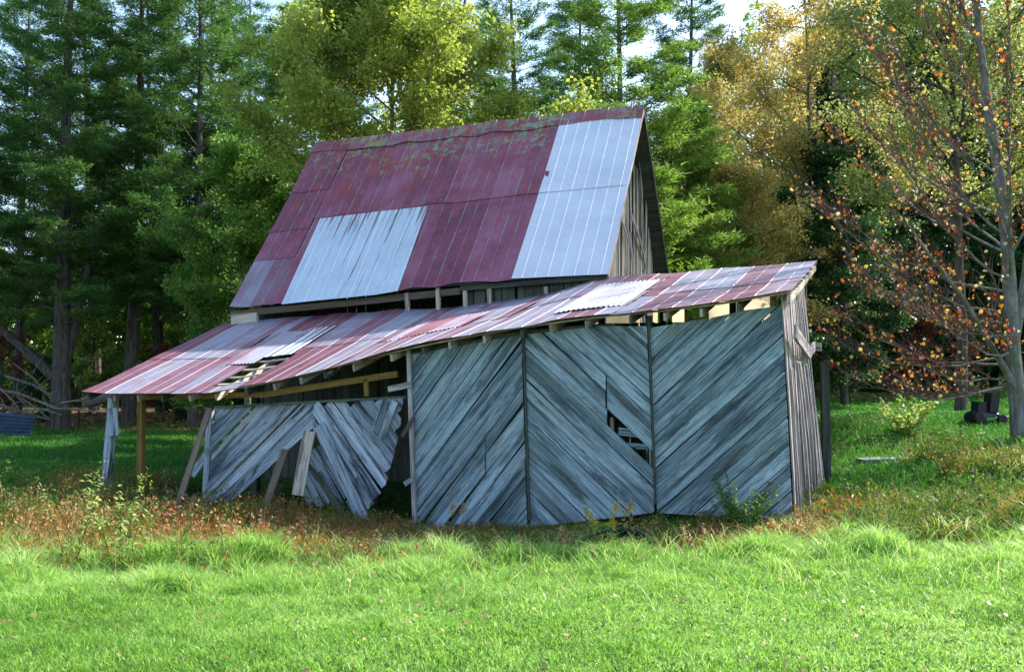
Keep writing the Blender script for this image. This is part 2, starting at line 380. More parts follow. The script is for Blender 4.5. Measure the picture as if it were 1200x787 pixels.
def edge(pxs, q):
    pts = [sz(a, b, q) for a, b in pxs]; return np.array([p[0] for p in pts]), np.array([p[1] for p in pts])
class Surf:
    def __init__(s, top, qt, bot, qb, sag=0., seed=0):
        s.ts, s.tz = edge(top, qt); s.bs, s.bz = edge(bot, qb); s.qt, s.qb = qt, qb; s.sag = sag; s.seed = seed
        s.wid = s.bs[-1] - s.bs[0]
    def p(s, f, v, off=0.):
        st = s.ts[0] + (s.ts[-1] - s.ts[0]) * f; zt = float(np.interp(st, s.ts, s.tz))
        sb = s.bs[0] + (s.bs[-1] - s.bs[0]) * f; zb = float(np.interp(sb, s.bs, s.bz))
        z = zt + (zb - zt) * v - s.sag * math.sin(math.pi * min(max(v, 0), 1)) * (.6 + .8 * float(vnoise(np.array([f * 5.]), np.array([2.]), s.seed)[0]))
        q = s.qt + (s.qb - s.qt) * v
        nz = abs(s.qt - s.qb); ny = zt - zb; ln = math.hypot(nz, ny)
        z += off * nz / ln; q += -off * ny / ln * (1 if s.qb < s.qt else -1)
        return (st + (sb - st) * v, q, z)
    def length(s, f):
        a = s.p(f, 0); b = s.p(f, 1); return math.hypot(a[1] - b[1], a[2] - b[2])
    def inv(s, px, py):
        best = None; f0, v0, r = .5, .5, .5
        for it in range(7):
            for f in np.linspace(max(-.02, f0 - r), min(1.02, f0 + r), 15):
                for v in np.linspace(max(-.02, v0 - r), min(1.02, v0 + r), 15):
                    a, b = proj(*s.p(f, v)); e = (a - px) ** 2 + (b - py) ** 2
                    if best is None or e < best[0]: best = (e, f, v)
            _, f0, v0 = best; r *= .35
        return f0, v0

def sheet(mb, S, f0, f1, v0, v1, off=0., rib=.305, ribh=.011, kind='rib', sheetw=.61, rows=None, dent=.006, skew=0., seed=0, wavy=0.):
    """ribbed or corrugated sheet metal lying on surface S; skew shifts f at the lower edge"""
    wd = S.wid; cols = []
    if kind == 'rib':
        rw = .012 / wd; k0 = math.ceil((f0 * wd - 1e-6) / rib); x = f0; cols.append((f0, 0, 0))
        k_ = k0
        while k_ * rib / wd < f1 - rw:
            f = k_ * rib / wd
            if f > f0 + rw:
                h = ribh if k_ % 2 == 0 else ribh * .6
                cols += [(f - rw, 0, 0), (f - rw * .25, h, 1), (f + rw * .25, h, 1), (f + rw, 0, 1)]
                cols.append(((f + rib / wd * .5), 0, 0)) if f + rib / wd * .5 < f1 else None
            k_ += 1
        cols.append((f1, 0, 0))
    else:
        n = max(4, int((f1 - f0) * wd / .085 * 4))
        for i_ in range(n + 1):
            cols.append((f0 + (f1 - f0) * i_ / n, .011 * math.sin(i_ * math.pi / 2 + .3) + .006, 0))
    Lm = S.length((f0 + f1) / 2); rows = rows or max(2, int(Lm * (v1 - v0) / .22))
    grid = []
    for r_ in range(rows + 1):
        v = v0 + (v1 - v0) * r_ / rows; row = []
        for (f, h, _) in cols:
            ff = f + skew * (v - v0) / (v1 - v0)
            nz_ = float(vnoise(np.array([ff * wd * 1.3 + 7 * seed]), np.array([v * Lm * 1.1]), 5 + seed)[0]) - .5
            e_ = 1 if r_ in (0, rows) else 0
            vv = v + e_ * wavy * (float(vnoise(np.array([ff * wd * 2.0]), np.array([r_ * 1.]), 9 + seed)[0]) - .5)
            row.append((S.p(ff, vv, off + h + dent * 2 * nz_ + e_ * wavy * nz_ * .5), (ff * wd, vv * Lm)))
        grid.append(row)
    for r_ in range(rows):
        for c_ in range(len(cols) - 1):
            sh_i = math.floor(cols[c_][0] * wd / sheetw + .02); course = round(v0 * 40)
            rr = random.Random(sh_i * 131 + course * 17 + seed).random()
            A = grid[r_][c_]; B = grid[r_][c_ + 1]; Cc = grid[r_ + 1][c_ + 1]; D = grid[r_ + 1][c_]
            rb = 1. if (cols[c_][2] and cols[c_ + 1][2]) else 0.
            mb.poly([L(*D[0]), L(*Cc[0]), L(*B[0]), L(*A[0])], [D[1], Cc[1], B[1], A[1]], rr, rb)

# ---- main roof, front slope
SM = Surf([(372, 168), (755, 125)], QR, [(268, 360), (330, 356), (395, 349), (440, 345), (480, 338), (600, 327), (713, 322)], QME, sag=.05, seed=1)
fr = .665
m = MB()
fa, _ = SM.inv(655, 150); fb, _ = SM.inv(600, 327); f_white = fa
fl = .125
for v0, v1, o in ((.55, .735, .012), (.31, .565, .024), (.05, .325, .036)):
    sheet(m, SM, 0, fl, v0, v1, o, seed=2, dent=.012, wavy=.012)
for a_, b_, v0, v1, o in ((fl, f_white + .01, .485, 1.0, 0), (fl, f_white + .01, .05, .50, .014)):
    sheet(m, SM, a_, b_, v0, v1, o, seed=3, dent=.012, wavy=.012)
m_roof = m.build('main_roof_slope', M['red_main'], barn); m_roof['label'] = 'patchy rust red metal front slope of the main roof'
m = MB(); sheet(m, SM, 0, fl, .72, 1.0, .0, seed=2, dent=.012, wavy=.012)
o = m.build('corner_sheet', M['red_lean'], m_roof); o['label'] = 'blue-grey faded sheet at the lower left corner of the main roof'
m = MB(); sheet(m, SM, f_white - .045, f_white + .012, .36, .50, .03, seed=8, dent=.03, wavy=.03)
m.build('crumpled_sheet', M['red_main'], m_roof)
m = MB(); sheet(m, SM, f_white, 1.0, .48, 1.0, .02, rib=.29, ribh=.012, sheetw=.58, seed=4, dent=.002)
sheet(m, SM, f_white, 1.0, .045, .50, .032, rib=.29, ribh=.012, sheetw=.58, seed=4, dent=.002)
o = m.build('new_roof_sheet', M['pale'], m_roof); o['label'] = 'clean pale blue-white metal sheets at the gable end'
ga, gv0 = SM.inv(375, 258); gb, _ = SM.inv(500, 247); gc, _ = SM.inv(332, 355); gd, _ = SM.inv(467, 338)
m = MB(); sheet(m, SM, ga, gb, .505, 1.006, .022, rib=.2, ribh=.012, sheetw=.6, seed=5, dent=.008, skew=((gc - ga) + (gd - gb)) / 2)
o = m.build('galvanised_patch', M['galv'], m_roof); o['label'] = 'bluish galvanised patch with rust streaks in the red roof'
# ridge cap, both sides of the ridge
SB = Surf([(372, 168), (755, 125)], QR, [(372, 168), (755, 125)], QB, seed=2)
zr = [SM.p(f, 0)[2] for f in (0, 1)]
SB.bs = SB.ts.copy(); SB.bz = np.array([zr[0] - 4.6, zr[1] - 4.6]) + 0.
m = MB(); sheet(m, SM, -.003, 1.002, -.004, .075, .05, seed=6, dent=.01, wavy=.02)
sheet(m, SB, -.003, 1.002, -.004, .05, .05, seed=6, dent=.01)
m.build('ridge_cap', M['red_main'], barn)
m = MB(); sheet(m, SB, 0, 1.0, 0, 1.0, .0, seed=7, rows=10)
m.build('rear_roof_slope', M['red_main'], barn)
for S_, nm in ((SB, 'rear_roof_deck'), (SM, 'front_roof_deck')):
    m = MB(); sheet(m, S_, .004, .996, .01, .985, -.03, rib=9, seed=50, dent=.0, rows=12); m.build(nm.replace('rear_', '').replace('front_', ''), M['wood_dark'], barn)
# purlins of the back slope that show under the gable overhang, and rake boards
for v in np.linspace(.06, .97, 12):
    m = MB(); a = SB.p(.9, v, -.035); b = SB.p(.998, v, -.035); m.beam(L(*a), L(*b), .13, .03, (0, 1, -1.1)); m.build('purlin', M['wood_dark'], barn)
for S_ in (SM, SB):
    m = MB(); a = S_.p(.998, 0.01, -.05); b = S_.p(.998, 1, -.05); m.beam(L(*a), L(*b), .10, .03, (0, 1, 1.1 if S_ is SM else -1.1))
    m.build('rake_board', M['wood_silver'] if S_ is SM else M['wood_dark'], barn)

# ---- walls of the main barn (vertical boards)
def clip(P, nx_, ny_, d):
    out = []
    for i_ in range(len(P)):
        a, b = P[i_], P[(i_ + 1) % len(P)]; da = a[0] * nx_ + a[1] * ny_ - d; db = b[0] * nx_ + b[1] * ny_ - d
        if da <= 0: out.append(a)
        if (da < 0 < db) or (db < 0 < da):
            t = da / (da - db); out.append((a[0] + (b[0] - a[0]) * t, a[1] + (b[1] - a[1]) * t))
    return out
def planks(mb, P, ang, to3, N, wmin=.15, wmax=.21, gap=.006, th=.022, wob=.6, out=.012, skip=0., rag=.02, cuts=None, curl=0.):
    """fill convex polygon P (a,b) with boards at angle ang"""
    d = (math.cos(ang), math.sin(ang)); p = (-d[1], d[0])
    tt = [x[0] * p[0] + x[1] * p[1] for x in P]; t = min(tt) - random.random() * wmin; idx = 0
    while t < max(tt):
        wd = random.uniform(wmin, wmax); idx += 1
        if random.random() < skip: t += wd; continue
        da = math.radians(random.uniform(-wob, wob)); dd = (math.cos(ang + da), math.sin(ang + da)); pp = (-dd[1], dd[0])
        mid = t + wd / 2
        Pm = [(x[0], x[1]) for x in P]
        cx = sum(x[0] for x in P) / len(P); cy = sum(x[1] for x in P) / len(P)
        base = cx * pp[0] + cy * pp[1] - (cx * p[0] + cy * p[1])
        Q = clip(Pm, pp[0], pp[1], t + wd - gap / 2 + base); Q = clip(Q, -pp[0], -pp[1], -(t + gap / 2 + base)) if len(Q) > 2 else Q
        if len(Q) > 2 and rag:
            aa = [x[0] * dd[0] + x[1] * dd[1] for x in Q]
            r0, r1 = random.random() ** 2 * rag, random.random() ** 2 * rag
            Q = clip(Q, dd[0], dd[1], max(aa) - r1); Q = clip(Q, -dd[0], -dd[1], -(min(aa) + r0)) if len(Q) > 2 else Q
        pieces = [Q]
        if cuts:
            for (ca, cb, keep) in cuts:                 # at a=ca cut boards whose centre line there lies between the two heights
                yb = (mid - ca * p[0]) / p[1]
                if cb[0] < yb < cb[1]:
                    if keep == 'left': pieces = [clip(Q, 1, 0, ca)]
                    elif keep == 'split': pieces = [clip(Q, 1, 0, ca - .004), clip(Q, -1, 0, -(ca + .012))]
        for Q in pieces:
            Q2 = []
            for x in Q:
                if not Q2 or abs(x[0] - Q2[-1][0]) + abs(x[1] - Q2[-1][1]) > 1e-4: Q2.append(x)
            if len(Q2) > 2:
                o_ = random.uniform(0, out); kk = random.uniform(-.006, .006) + (curl * (random.random() - .5) if curl else 0)
                uo = random.random() * 60; vo = random.random() * 60
                pts = []; uv = []
                for x in Q2:
                    u_ = x[0] * dd[0] + x[1] * dd[1]; v_ = x[0] * pp[0] + x[1] * pp[1]
                    pts.append(to3(*x) + N * (o_ + kk * u_)); uv.append((u_ + uo, v_ + vo))
                ar = sum(Q2[i_][0] * Q2[(i_ + 1) % len(Q2)][1] - Q2[(i_ + 1) % len(Q2)][0] * Q2[i_][1] for i_ in range(len(Q2)))
                mb.prism(pts, N, th, uv, random.random())
        t += wd
# gable wall on the right, boards curled and split
SG = -5.42
zt = SM.p(.96, 0)[2] - .07
gpoly = [(QME + .25, -.2), (QB - .5, -.2), (QB - .5, zt - 4.6 * (QB - .5 - QR) / (QB - QR) - .02), (QR, zt), (QME + .25, SM.p(.96, .93)[2] - .1)]
def gp(a, b): return L(SG, a, b)
m = MB(); planks(m, gpoly, math.pi / 2, gp, Vector((1, 0, 0)), .12, .22, .022, .022, 1.6, .03, .0, .12, curl=.03)
m.build('gable_wall', M['wood_grey'], barn)
for (x0, y0, x1, y1, w_) in ((747, 175, 751, 290, .12), (738, 250, 757, 322, .13), (733, 262, 740, 322, .11), (762, 215, 772, 322, .12), (728, 258, 741, 322, .07), (757, 160, 776, 322, .05)):
    # boards hanging off the gable: solve q on plane s=SG+.05
    def q_on(px, py, s_=SG + .07):
        p_ = (px - HX) / F; q_ = s_ * (CT + p_ * ST) / (p_ * CT - ST); ww = W(s_, q_, 0); return q_, CAMZ + (HY - py) / F * ww.y
    a = q_on(x0, y0); b = q_on(x1, y1); m = MB(); m.beam(L(SG + .09, *a), L(SG + .10, *b), w_, .02, (0, 1, 0), seg=5, bend=(.05, random.uniform(-.05, .05), 0)); m.build('loose_gable_board', M['wood_silver'], barn)
# other three walls
SL = SM.ts[0] + .35
zl = SM.p(.04, 0)[2] - .1
m = MB(); planks(m, [(QME + .3, -.8), (QB - .5, -.8), (QB - .5, zl - 4.0), (QR, zl), (QME + .3, SM.p(.03, .93)[2] - .12)], math.pi / 2, lambda a, b: L(SL, a, b), Vector((-1, 0, 0)), gap=.004, wob=.2)
m.build('end_wall', M['wood_dark'], barn)
m = MB(); planks(m, [(SL, -.8), (SG, -.8), (SG, 4.3), (SL, 4.1)], math.pi / 2, lambda a, b: L(a, QB - .55, b), Vector((0, 1, 0)), gap=.004, wob=.2)
m.build('back_wall', M['wood_dark'], barn)
m = MB()
def fw(a, b): return L(a, QM + .05, b)
sw = sz(545, 350, QM)[0]
zlow = lambda s_: 0
planks(m, [(SL, -.7), (sw, -.7), (sw, 3.55), (SL, 3.30)], math.pi / 2, fw, FR, gap=.004, wob=.3)
planks(m, [(sw, -.7), (SG, -.7), (SG, 4.35), (sw, 4.05)], math.pi / 2, fw, FR, gap=.012, wob=.8, out=.03)
m.build('inner_front_wall', M['wood_dark'], barn)
# wall plate beam under the main eave, stub posts in the dark slot
def bpx(name, mat, pts, q, wd, th=.05, parent=barn, side=(0, 0, 1), seg=1, dq=0., z_in_px=True):
    m = MB()
    for i_ in range(len(pts) - 1):
        a = sz(*pts[i_], q); b = sz(*pts[i_ + 1], q + dq)
        m.beam(L(a[0], q, a[1]), L(b[0], q + dq, b[1]), wd, th, side)
    return m.build(name, mat, parent)
bpx('plate_beam', M['wood_brown'], [(272, 368), (400, 356), (540, 341)], QM - .05, .15, .12)
bpx('plate_beam', M['wood_dark'], [(540, 338), (712, 324)], QM - .12, .10, .08)
bpx('corner_block', M['wood_grey'], [(272, 375), (302, 372)], QM - .13, .24, .1)
for x in (477, 513, 545, 573, 640):
    bpx('stud', M['wood_grey'], [(x, 336 if x > 500 else 343), (x + 1, 366)], QM - .1, .09, .07, side=(1, 0, 0))

# ---- lean-to roof
TOP = [(262, 378), (362, 370), (470, 363), (530, 360), (590, 353), (645, 343), (700, 327), (837, 316), (958, 305)]
BOT = [(95, 459), (170, 461), (244, 460), (293, 452), (340, 441), (396, 428), (440, 415), (500, 401), (554, 391), (610, 382), (650, 375), (725, 367), (800, 360), (870, 350), (928, 339)]
SLN = Surf(TOP, QM + .02, BOT, QE, sag=.03, seed=3)
h0, hv0 = SLN.inv(305, 418); h1, _ = SLN.inv(337, 417); h2, hv1 = SLN.inv(248, 455); h3, _ = SLN.inv(290, 450)
hf0, hf1 = min((h0 + h2) / 2, .2), (h1 + h3) / 2
print('hole', h0, h1, h2, h3, hv0, hv1)
hf0, hf1 = (h0 + h2) / 2, (h1 + h3) / 2; hv1 = min(hv1, .93)
m = MB()
def lean(a, b, vs, seed=0):
    for n_i, (v0, v1) in enumerate(vs):
        sheet(m, SLN, a, b, v0, v1, (len(vs) - 1 - n_i) * .01, seed=20 + seed, dent=.02, wavy=.012, ribh=.009)
lean(0, .16, [(0, .58), (.57, 1)], 1)
lean(.16, hf0, [(0, .36), (.35, 1)], 2)
lean(hf0, hf1, [(0, .30), (.28, hv0)], 3)
lean(hf0, hf1, [(hv1, 1.0)], 9)
lean(hf1, .42, [(0, .52), (.5, 1)], 4)
lean(.42, .62, [(0, .63), (.62, 1)], 5)
lean(.62, .80, [(0, .44), (.42, 1)], 6)
lean(.80, 1.0, [(0, .6), (.58, 1.0)], 7)
lr = m.build('lean_to_roof', M['red_lean'], barn); lr['label'] = 'faded red and lilac ribbed metal roof of the lean-to, sagging to the left'
def quad_patch(name, pts, mat, off, kind='corr', seed=0, label=None):
    """corners in photo pixels: top left, top right, bottom right, bottom left"""
    a, b, c_, d_ = [SLN.inv(*p_) for p_ in pts]
    m = MB(); v0 = (a[1] + b[1]) / 2; v1 = (c_[1] + d_[1]) / 2
    sheet(m, SLN, (a[0] + d_[0]) / 2, (b[0] + c_[0]) / 2, v0, v1, off, kind=kind, seed=30 + seed, dent=.01, rows=10, rib=.2, ribh=.012)
    o = m.build(name, mat, lr)
    if label: o['label'] = label
quad_patch('corrugated_patch', [(714, 335), (777, 330), (726, 363), (640, 368)], M['corr'], .022, seed=1, label='cream corrugated patch near the middle of the lean-to roof')
quad_patch('corrugated_patch', [(509, 375), (578, 366), (540, 384), (445, 403)], M['red_lean'], .02, seed=2)
quad_patch('corrugated_patch', [(328, 391), (360, 388), (300, 425), (262, 430)], M['red_lean'], .02, seed=3)
quad_patch('galvanised_patch', [(365, 386), (393, 383), (341, 417), (306, 419)], M['galv'], .03, kind='rib', seed=4, label='small pale blue-white patch above the hole in the lean-to roof')
# rafters and purlins
for i_, f in enumerate(np.linspace(.012, .992, 23)):
    f2 = f + random.uniform(-.006, .006)
    m = MB(); p_ = [SLN.p(f2, v, -.13) for v in (0, .5, .988)]
    for a, b in zip(p_, p_[1:]): m.beam(L(*a), L(*b), .12, .045, (0, 0, 1))
    m.build('rafter', M['wood_grey'] if i_ % 3 else M['wood_dark'], barn)
for v in (.03, .2, .36, .5, .62, .72, .81, .89, .965):
    m = MB(); fs = np.linspace(.0, 1., 14); p_ = [SLN.p(f, v, -.045) for f in fs]
    for a, b in zip(p_, p_[1:]): m.beam(L(*a), L(*b), .11, .025, (0, 1, .2))
    m.build('purlin', M['wood_grey'], barn)

# ---- lean-to front: diagonal plank panels
def panel(name, pix, angdeg, mat, q=QF, cutpx=None, gap=.011, **kw):
    P = [sz(*p_, q) for p_ in pix]
    ar = sum(P[i_][0] * P[(i_ + 1) % len(P)][1] - P[(i_ + 1) % len(P)][0] * P[i_][1] for i_ in range(len(P)))
    if ar < 0: P = P[::-1]
    cuts = None
    if cutpx:
        cuts = []
        for (cx_, y0, y1, keep) in cutpx:
            a0 = sz(cx_, y0, q); a1 = sz(cx_, y1, q); cuts.append((a0[0], (a1[1], a0[1]), keep))
    m = MB(); planks(m, P, math.radians(angdeg), lambda a, b: L(a, q, b), FR, cuts=cuts, gap=gap, **kw)
    return m.build(name, mat, barn)
panel('plank_panel', [(762, 384), (840, 371), (875, 363), (916, 358), (929, 612), (770, 600)], 43, M['wood_blue'], out=.016)
panel('plank_panel', [(615, 392), (700, 382), (758, 382), (767, 600), (622, 618)], -42, M['wood_blue'], q=QF - .02, cutpx=[(710, 447, 472, 'split'), (711, 472, 503, 'left')], wmin=.17, wmax=.22)
panel('plank_panel', [(479, 416), (611, 392), (618, 620), (488, 640)], 51, M['wood_blue'], cutpx=[(569, 520, 545, 'split')], out=.02, wob=1.5)
panel('plank_panel', [(253, 476), (376, 471), (369, 500), (252, 606), (240, 596)], 41, M['wood_panel_worn'], q=QF + .03, rag=.07, wob=1.2, wmin=.17, wmax=.24)
panel('plank_panel', [(371, 471), (474, 466), (468, 510), (447, 582), (426, 618), (366, 500)], -51, M['wood_panel_worn'], q=QF - .03, rag=.16, wob=1.6, wmin=.19, wmax=.27, out=.03)
panel('plank_panel', [(363, 528), (376, 520), (404, 568), (404, 592), (360, 594), (352, 575)], -58, M['wood_panel_worn'], q=QF + .02, rag=.15, wob=4)
for pts, wd, mt in (([(374, 498), (437, 632)], .24, 'wood_panel_worn'), ([(396, 548), (446, 642)], .17, 'wood_dark'), ([(418, 560), (434, 592)], .2, 'wood_blue'), ([(372, 556), (402, 604)], .16, 'wood_dark'), ([(452, 470), (440, 507)], .2, 'wood_blue')):
    o = bpx('slumped_board', M[mt], pts, QF - .09 - random.random() * .03, wd, .025, dq=-.3)
# backing: darker boards inside the broken window, cross rails
for pts, wd in (([(725, 505), (768, 510)], .12), ([(728, 520), (768, 523)], .06), ([(745, 524), (768, 525)], .05)):
    bpx('rail', M['wood_blue'], pts, QF + .12, wd)
bpx('window_post', M['wood_silver'], [(717, 489), (718, 512)], QF + .12, .05, side=(1, 0, 0))
bpx('window_post', M['wood_blue'], [(763, 522), (764, 555)], QF + .10, .06, side=(1, 0, 0))
# posts of the front wall
for (a, b), mt, wd in ((((613, 388), (620, 606)), 'wood_dark', .10), (((760, 370), (769, 590)), 'wood_dark', .10), (((479, 410), (487, 636)), 'wood_silver', .07), (((910, 352), (923, 612)), 'wood_dark', .06)):
    bpx('front_post', M[mt], [a, b], QF - (.05 if wd == .07 else -.06), wd, .06, side=(1, 0, 0))
bpx('battens', M['wood_dark'], [(613.5, 392), (620.5, 610)], QF - .055, .035, .02, side=(1, 0, 0)).name = 'batten'
bpx('batten', M['wood_dark'], [(760.5, 374), (768.5, 590)], QF - .055, .03, .02, side=(1, 0, 0))
bpx('top_plate', M['wood_dark'], [(479, 414), (554, 403), (612, 392), (690, 385), (722, 384)], QF + .06, .12, .09)
bpx('header_beam', M['wood_yellow'], [(163, 465), (310, 462), (466, 438)], QF + .12, .11, .06)
bpx('cripple_stud', M['wood_yellow'], [(429, 444), (430, 464)], QF + .12, .08, .06, side=(1, 0, 0))
bpx('pole_rail', M['wood_dark'], [(252, 477), (360, 471), (476, 465)], QF - .06, .04, .04)
bpx('nailed_stub', M['wood_silver'], [(455, 456), (482, 450)], QF - .10, .10, .03)
bpx('nailed_stub', M['wood_brown'], [(471, 511), (485, 489)], QF - .10, .07, .03)
bpx('nailed_stub', M['wood_blue'], [(474, 567), (485, 560)], QF - .10, .08, .03)
bpx('nailed_board', M['wood_panel_worn'], [(446, 514), (463, 470)], QF - .12, .12, .02)
bpx('sill_board', M['wood_grey'], [(438, 618), (487, 611)], QF - .03, .08, .04)
for x in (447, 458, 472): bpx('skirt_board', M['wood_dark'], [(x, 618), (x + 1, 645)], QF - .02, .12, .02, side=(1, 0, 0))
# left posts
bpx('weathered_post', M['wood_panel_worn'], [(133, 466), (122, 600)], QF + .05, .16, .13, side=(1, 0, 0))
bpx('torn_post_board', M['wood_panel_worn'], [(131, 478), (133, 510)], QF - .05, .26, .03, side=(1, 0, .15))
bpx('lumber_post', M['wood_yellow'], [(166, 466), (165, 590)], QF + .35, .12, .12, side=(1, 0, 0))
bpx('weathered_post', M['wood_panel_worn'], [(247, 478), (240, 606)], QF + .12, .12, .08, side=(1, 0, 0))
bpx('post', M['wood_dark'], [(300, 455), (300, 590)], QF + 2.2, .14, .14, side=(1, 0, 0))
bpx('post', M['wood_dark'], [(440, 420), (440, 600)], QF + 2.2, .14, .14, side=(1, 0, 0))
# right side wall of the lean-to
m = MB(); q = QF + .02
qv = list(np.arange(QF - .10, QM - .05, .17))
m = MB()
for i_, q in enumerate(qv):
    v = (q - QM) / (QE - QM); zt = SLN.p(.985, v)[2] - .05
    tilt = random.uniform(-.14, .2) * (1 if i_ % 3 else 1.6); zb = gz(*W(SIDE, q, 0)[:2]) + random.uniform(-.1, .12)
    a = L(SIDE - .13 + random.uniform(0, .02), q + .08, zt); b = L(SIDE + .05 + .26 * (q - QF) / 4.5 + random.uniform(-.02, .03), q + .08 + tilt, zb)
    m.beam(a, b, random.uniform(.15, .19), .022, (0, 1, 0), seg=4, bend=(random.uniform(-.02, .03), random.uniform(-.02, .02), 0))
m.build('side_wall', M['wood_silver'], barn)
for (q, t, w_) in ((15.0, .35, .16), (15.6, .5, .17), (16.5, .55, .2), (17.4, .35, .18)):
    m = MB(); m.beam(L(SIDE + .06, q, 2.35), L(SIDE + .24, q + t, gz(*W(SIDE + .3, q + t, 0)[:2]) - .02), w_, .025, (0, 1, 0), seg=4, bend=(.03, 0, 0)); m.build('slipped_board', M['wood_silver'], barn)
m = MB(); m.beam(L(SIDE + .06, QF - .05, 2.78), L(SIDE + .16, QF + 2.0, 2.52), .2, .04, (0, 0, 1)); m.beam(L(SIDE + .16, QF + 1.95, 2.52), L(SIDE + .12, QM - .1, 2.74), .17, .04, (0, 0, 1))
m.build('brace_board', M['wood_silver'], barn)
m = MB(); m.beam(L(SIDE - .1, QM - .05, 2.72), L(SIDE + .24, QM - .05, 2.72), .16, .12, (0, 0, 1)); m.build('brace_block', M['wood_grey'], barn)
# rear frame of the open end of the lean-to with panels added to brighten its gaps
for s_ in (-5.2, -3.9, -2.5, SIDE - .1):
    m = MB(); m.beam(L(s_, QM + .02, -.1), L(s_, QM + .02, SLN.p((s_ - SLN.ts[0]) / (SLN.ts[-1] - SLN.ts[0]), 0)[2] - .16), .13, .13, (1, 0, 0)); m.build('rear_post', M['wood_dark'], barn)
m = MB(); planks(m, [(SG, -.1), (SIDE - .1, -.1), (SIDE - .1, 3.28), (SG, 3.28)], math.pi / 2, lambda a, b: L(a, QM + .1, b), FR, gap=.006)
m.build('rear_wall', M['wood_dark'], barn)

k = NT('added_glow_sheet'); tb = k.n('ShaderNodeBsdfTranslucent'); tb.inputs[0].default_value = (.9, .84, .7, 1); pb = k.pbr((.75, .68, .5), .5); mx = k.n('ShaderNodeMixShader'); mx.inputs[0].default_value = .75
k.l(pb, mx.inputs[1]); k.l(tb.outputs[0], mx.inputs[2]); M['sheet'] = k.done(mx.outputs[0])
for (a, b) in ((-5.15, -4.6), (-4.5, -4.42), (-4.15, -4.05), (-3.95, -3.88), (-3.75, -3.5), (-3.0, -2.55), (-2.3, -1.8)):  # added translucent panels, stand-ins for the bright light seen under the eave
    m = MB(); m.prism([L(x, QM + .16, z) for x, z in ((a, 3.2), (b, 3.2), (b, 4.2), (a, 4.15))], FR, .006, [(0, 0), (1, 0), (1, 1), (0, 1)], .5)
    o = m.build('added_glow_panel', M['sheet'], barn); o['label'] = 'added pale panel standing in for bright light in the gap under the eave'
# ---- loose boards leaning on the front
def loose(label, p0, q0, p1, q1, wd, mat, th=.03):
    a = sz(*p0, q0); b = sz(*p1, q1); A = W(a[0], q0, a[1]); B = W(b[0], q1, b[1])
    m = MB(); m.beam(A - B, Vector((0, 0, 0)), wd, th, (CT, -ST, 0), seg=4, bend=(random.uniform(-.02, .02), 0, random.uniform(-.02, .02)))
    o = m.build('loose_board', M[mat], None); o.location = B
    tag(o, label, 'board', 'loose boards leaning on the barn')
loose('long brown grey board leaning left of the broken panels, foot farthest left', (246, 478), QF - .05, (197, 626), QF - .9, .13, 'wood_brown')
loose('short bluish board behind the long leaning board at the left end', (252, 520), QF + .3, (225, 556), QF + .3, .18, 'wood_panel_worn')
loose('narrow grey brown board leaning under the left chevron panel', (334, 526), QF - .06, (303, 614), QF - .6, .15, 'wood_brown')
loose('wide board with a torn brown top between the two broken panels', (363, 505), QF - .10, (349, 580), QF - .35, .24, 'wood_grey')
loose('thin bluish board sticking down into the weeds below the collapsed panel', (409, 585), QF - .12, (447, 645), QF - .75, .13, 'wood_blue')
loose('short light board lying crosswise at the foot of the collapsed panel', (391, 616), QF - .2, (412, 607), QF - .15, .14, 'wood_silver')
loose('dark splintered board crossing the gap in the collapsed panel', (356, 538), QF - .16, (412, 606), QF - .2, .09, 'wood_dark')
# green wheelbarrow-like tub leaning against the wall among the weeds

# ---------------------------------------------------------------- plants: leaves, branches
def unit(n, rg):
    v = rg.normal(size=(n, 3)); return v / np.linalg.norm(v, axis=1, keepdims=True)
def leaf_quads(name, Cn, size, aspect, mat, rnd, rg, parent=None, up=0., axis=None, droop=0.):
    """one kite shaped, slightly folded leaf at each centre"""
    n = len(Cn); N = unit(n, rg); N[:, 2] = np.abs(N[:, 2]) + up; N /= np.linalg.norm(N, axis=1, keepdims=True)
    T = unit(n, rg) if axis is None else axis + unit(n, rg) * .35
    T[:, 2] -= droop
    T -= N * (T * N).sum(1, keepdims=True); T /= np.linalg.norm(T, axis=1, keepdims=True) + 1e-9
    B = np.cross(N, T); s = size[:, None]
    V = np.stack([Cn + T * s * .5, Cn + B * s * aspect * .5 + N * s * .06, Cn - T * s * .5, Cn - B * s * aspect * .5 + N * s * .06], 1).reshape(-1, 3)
    return np_mesh(name, V, np.arange(n * 4), 4, rnd, mat, parent)
def needle_tris(name, Cn, D, ln, wdt, mat, rnd, rg, parent=None):
    n = len(Cn); S = np.cross(D, unit(n, rg)); S /= np.linalg.norm(S, axis=1, keepdims=True) + 1e-9
    V = np.stack([Cn - S * wdt[:, None] * .5, Cn + S * wdt[:, None] * .5, Cn + D * ln[:, None]], 1).reshape(-1, 3)
    return np_mesh(name, V, np.arange(n * 3), 3, rnd, mat, parent)

def limb(p, d, length, r0, r1, rnd_, seg=5, wob=.12, lift=0.):
    pts = [Vector(p)]; rad = [r0]; d = Vector(d).normalized()
    for k_ in range(seg):
        d = (d + Vector((rnd_.gauss(0, wob), rnd_.gauss(0, wob), rnd_.gauss(0, wob) + lift))).normalized()
        pts.append(pts[-1] + d * (length / seg)); rad.append(r0 + (r1 - r0) * (k_ + 1) / seg)
    return pts, rad

def along(pts, t):
    x = t * (len(pts) - 1); i_ = min(int(x), len(pts) - 2); return pts[i_].lerp(pts[i_ + 1], x - i_), (pts[i_ + 1] - pts[i_]).normalized()

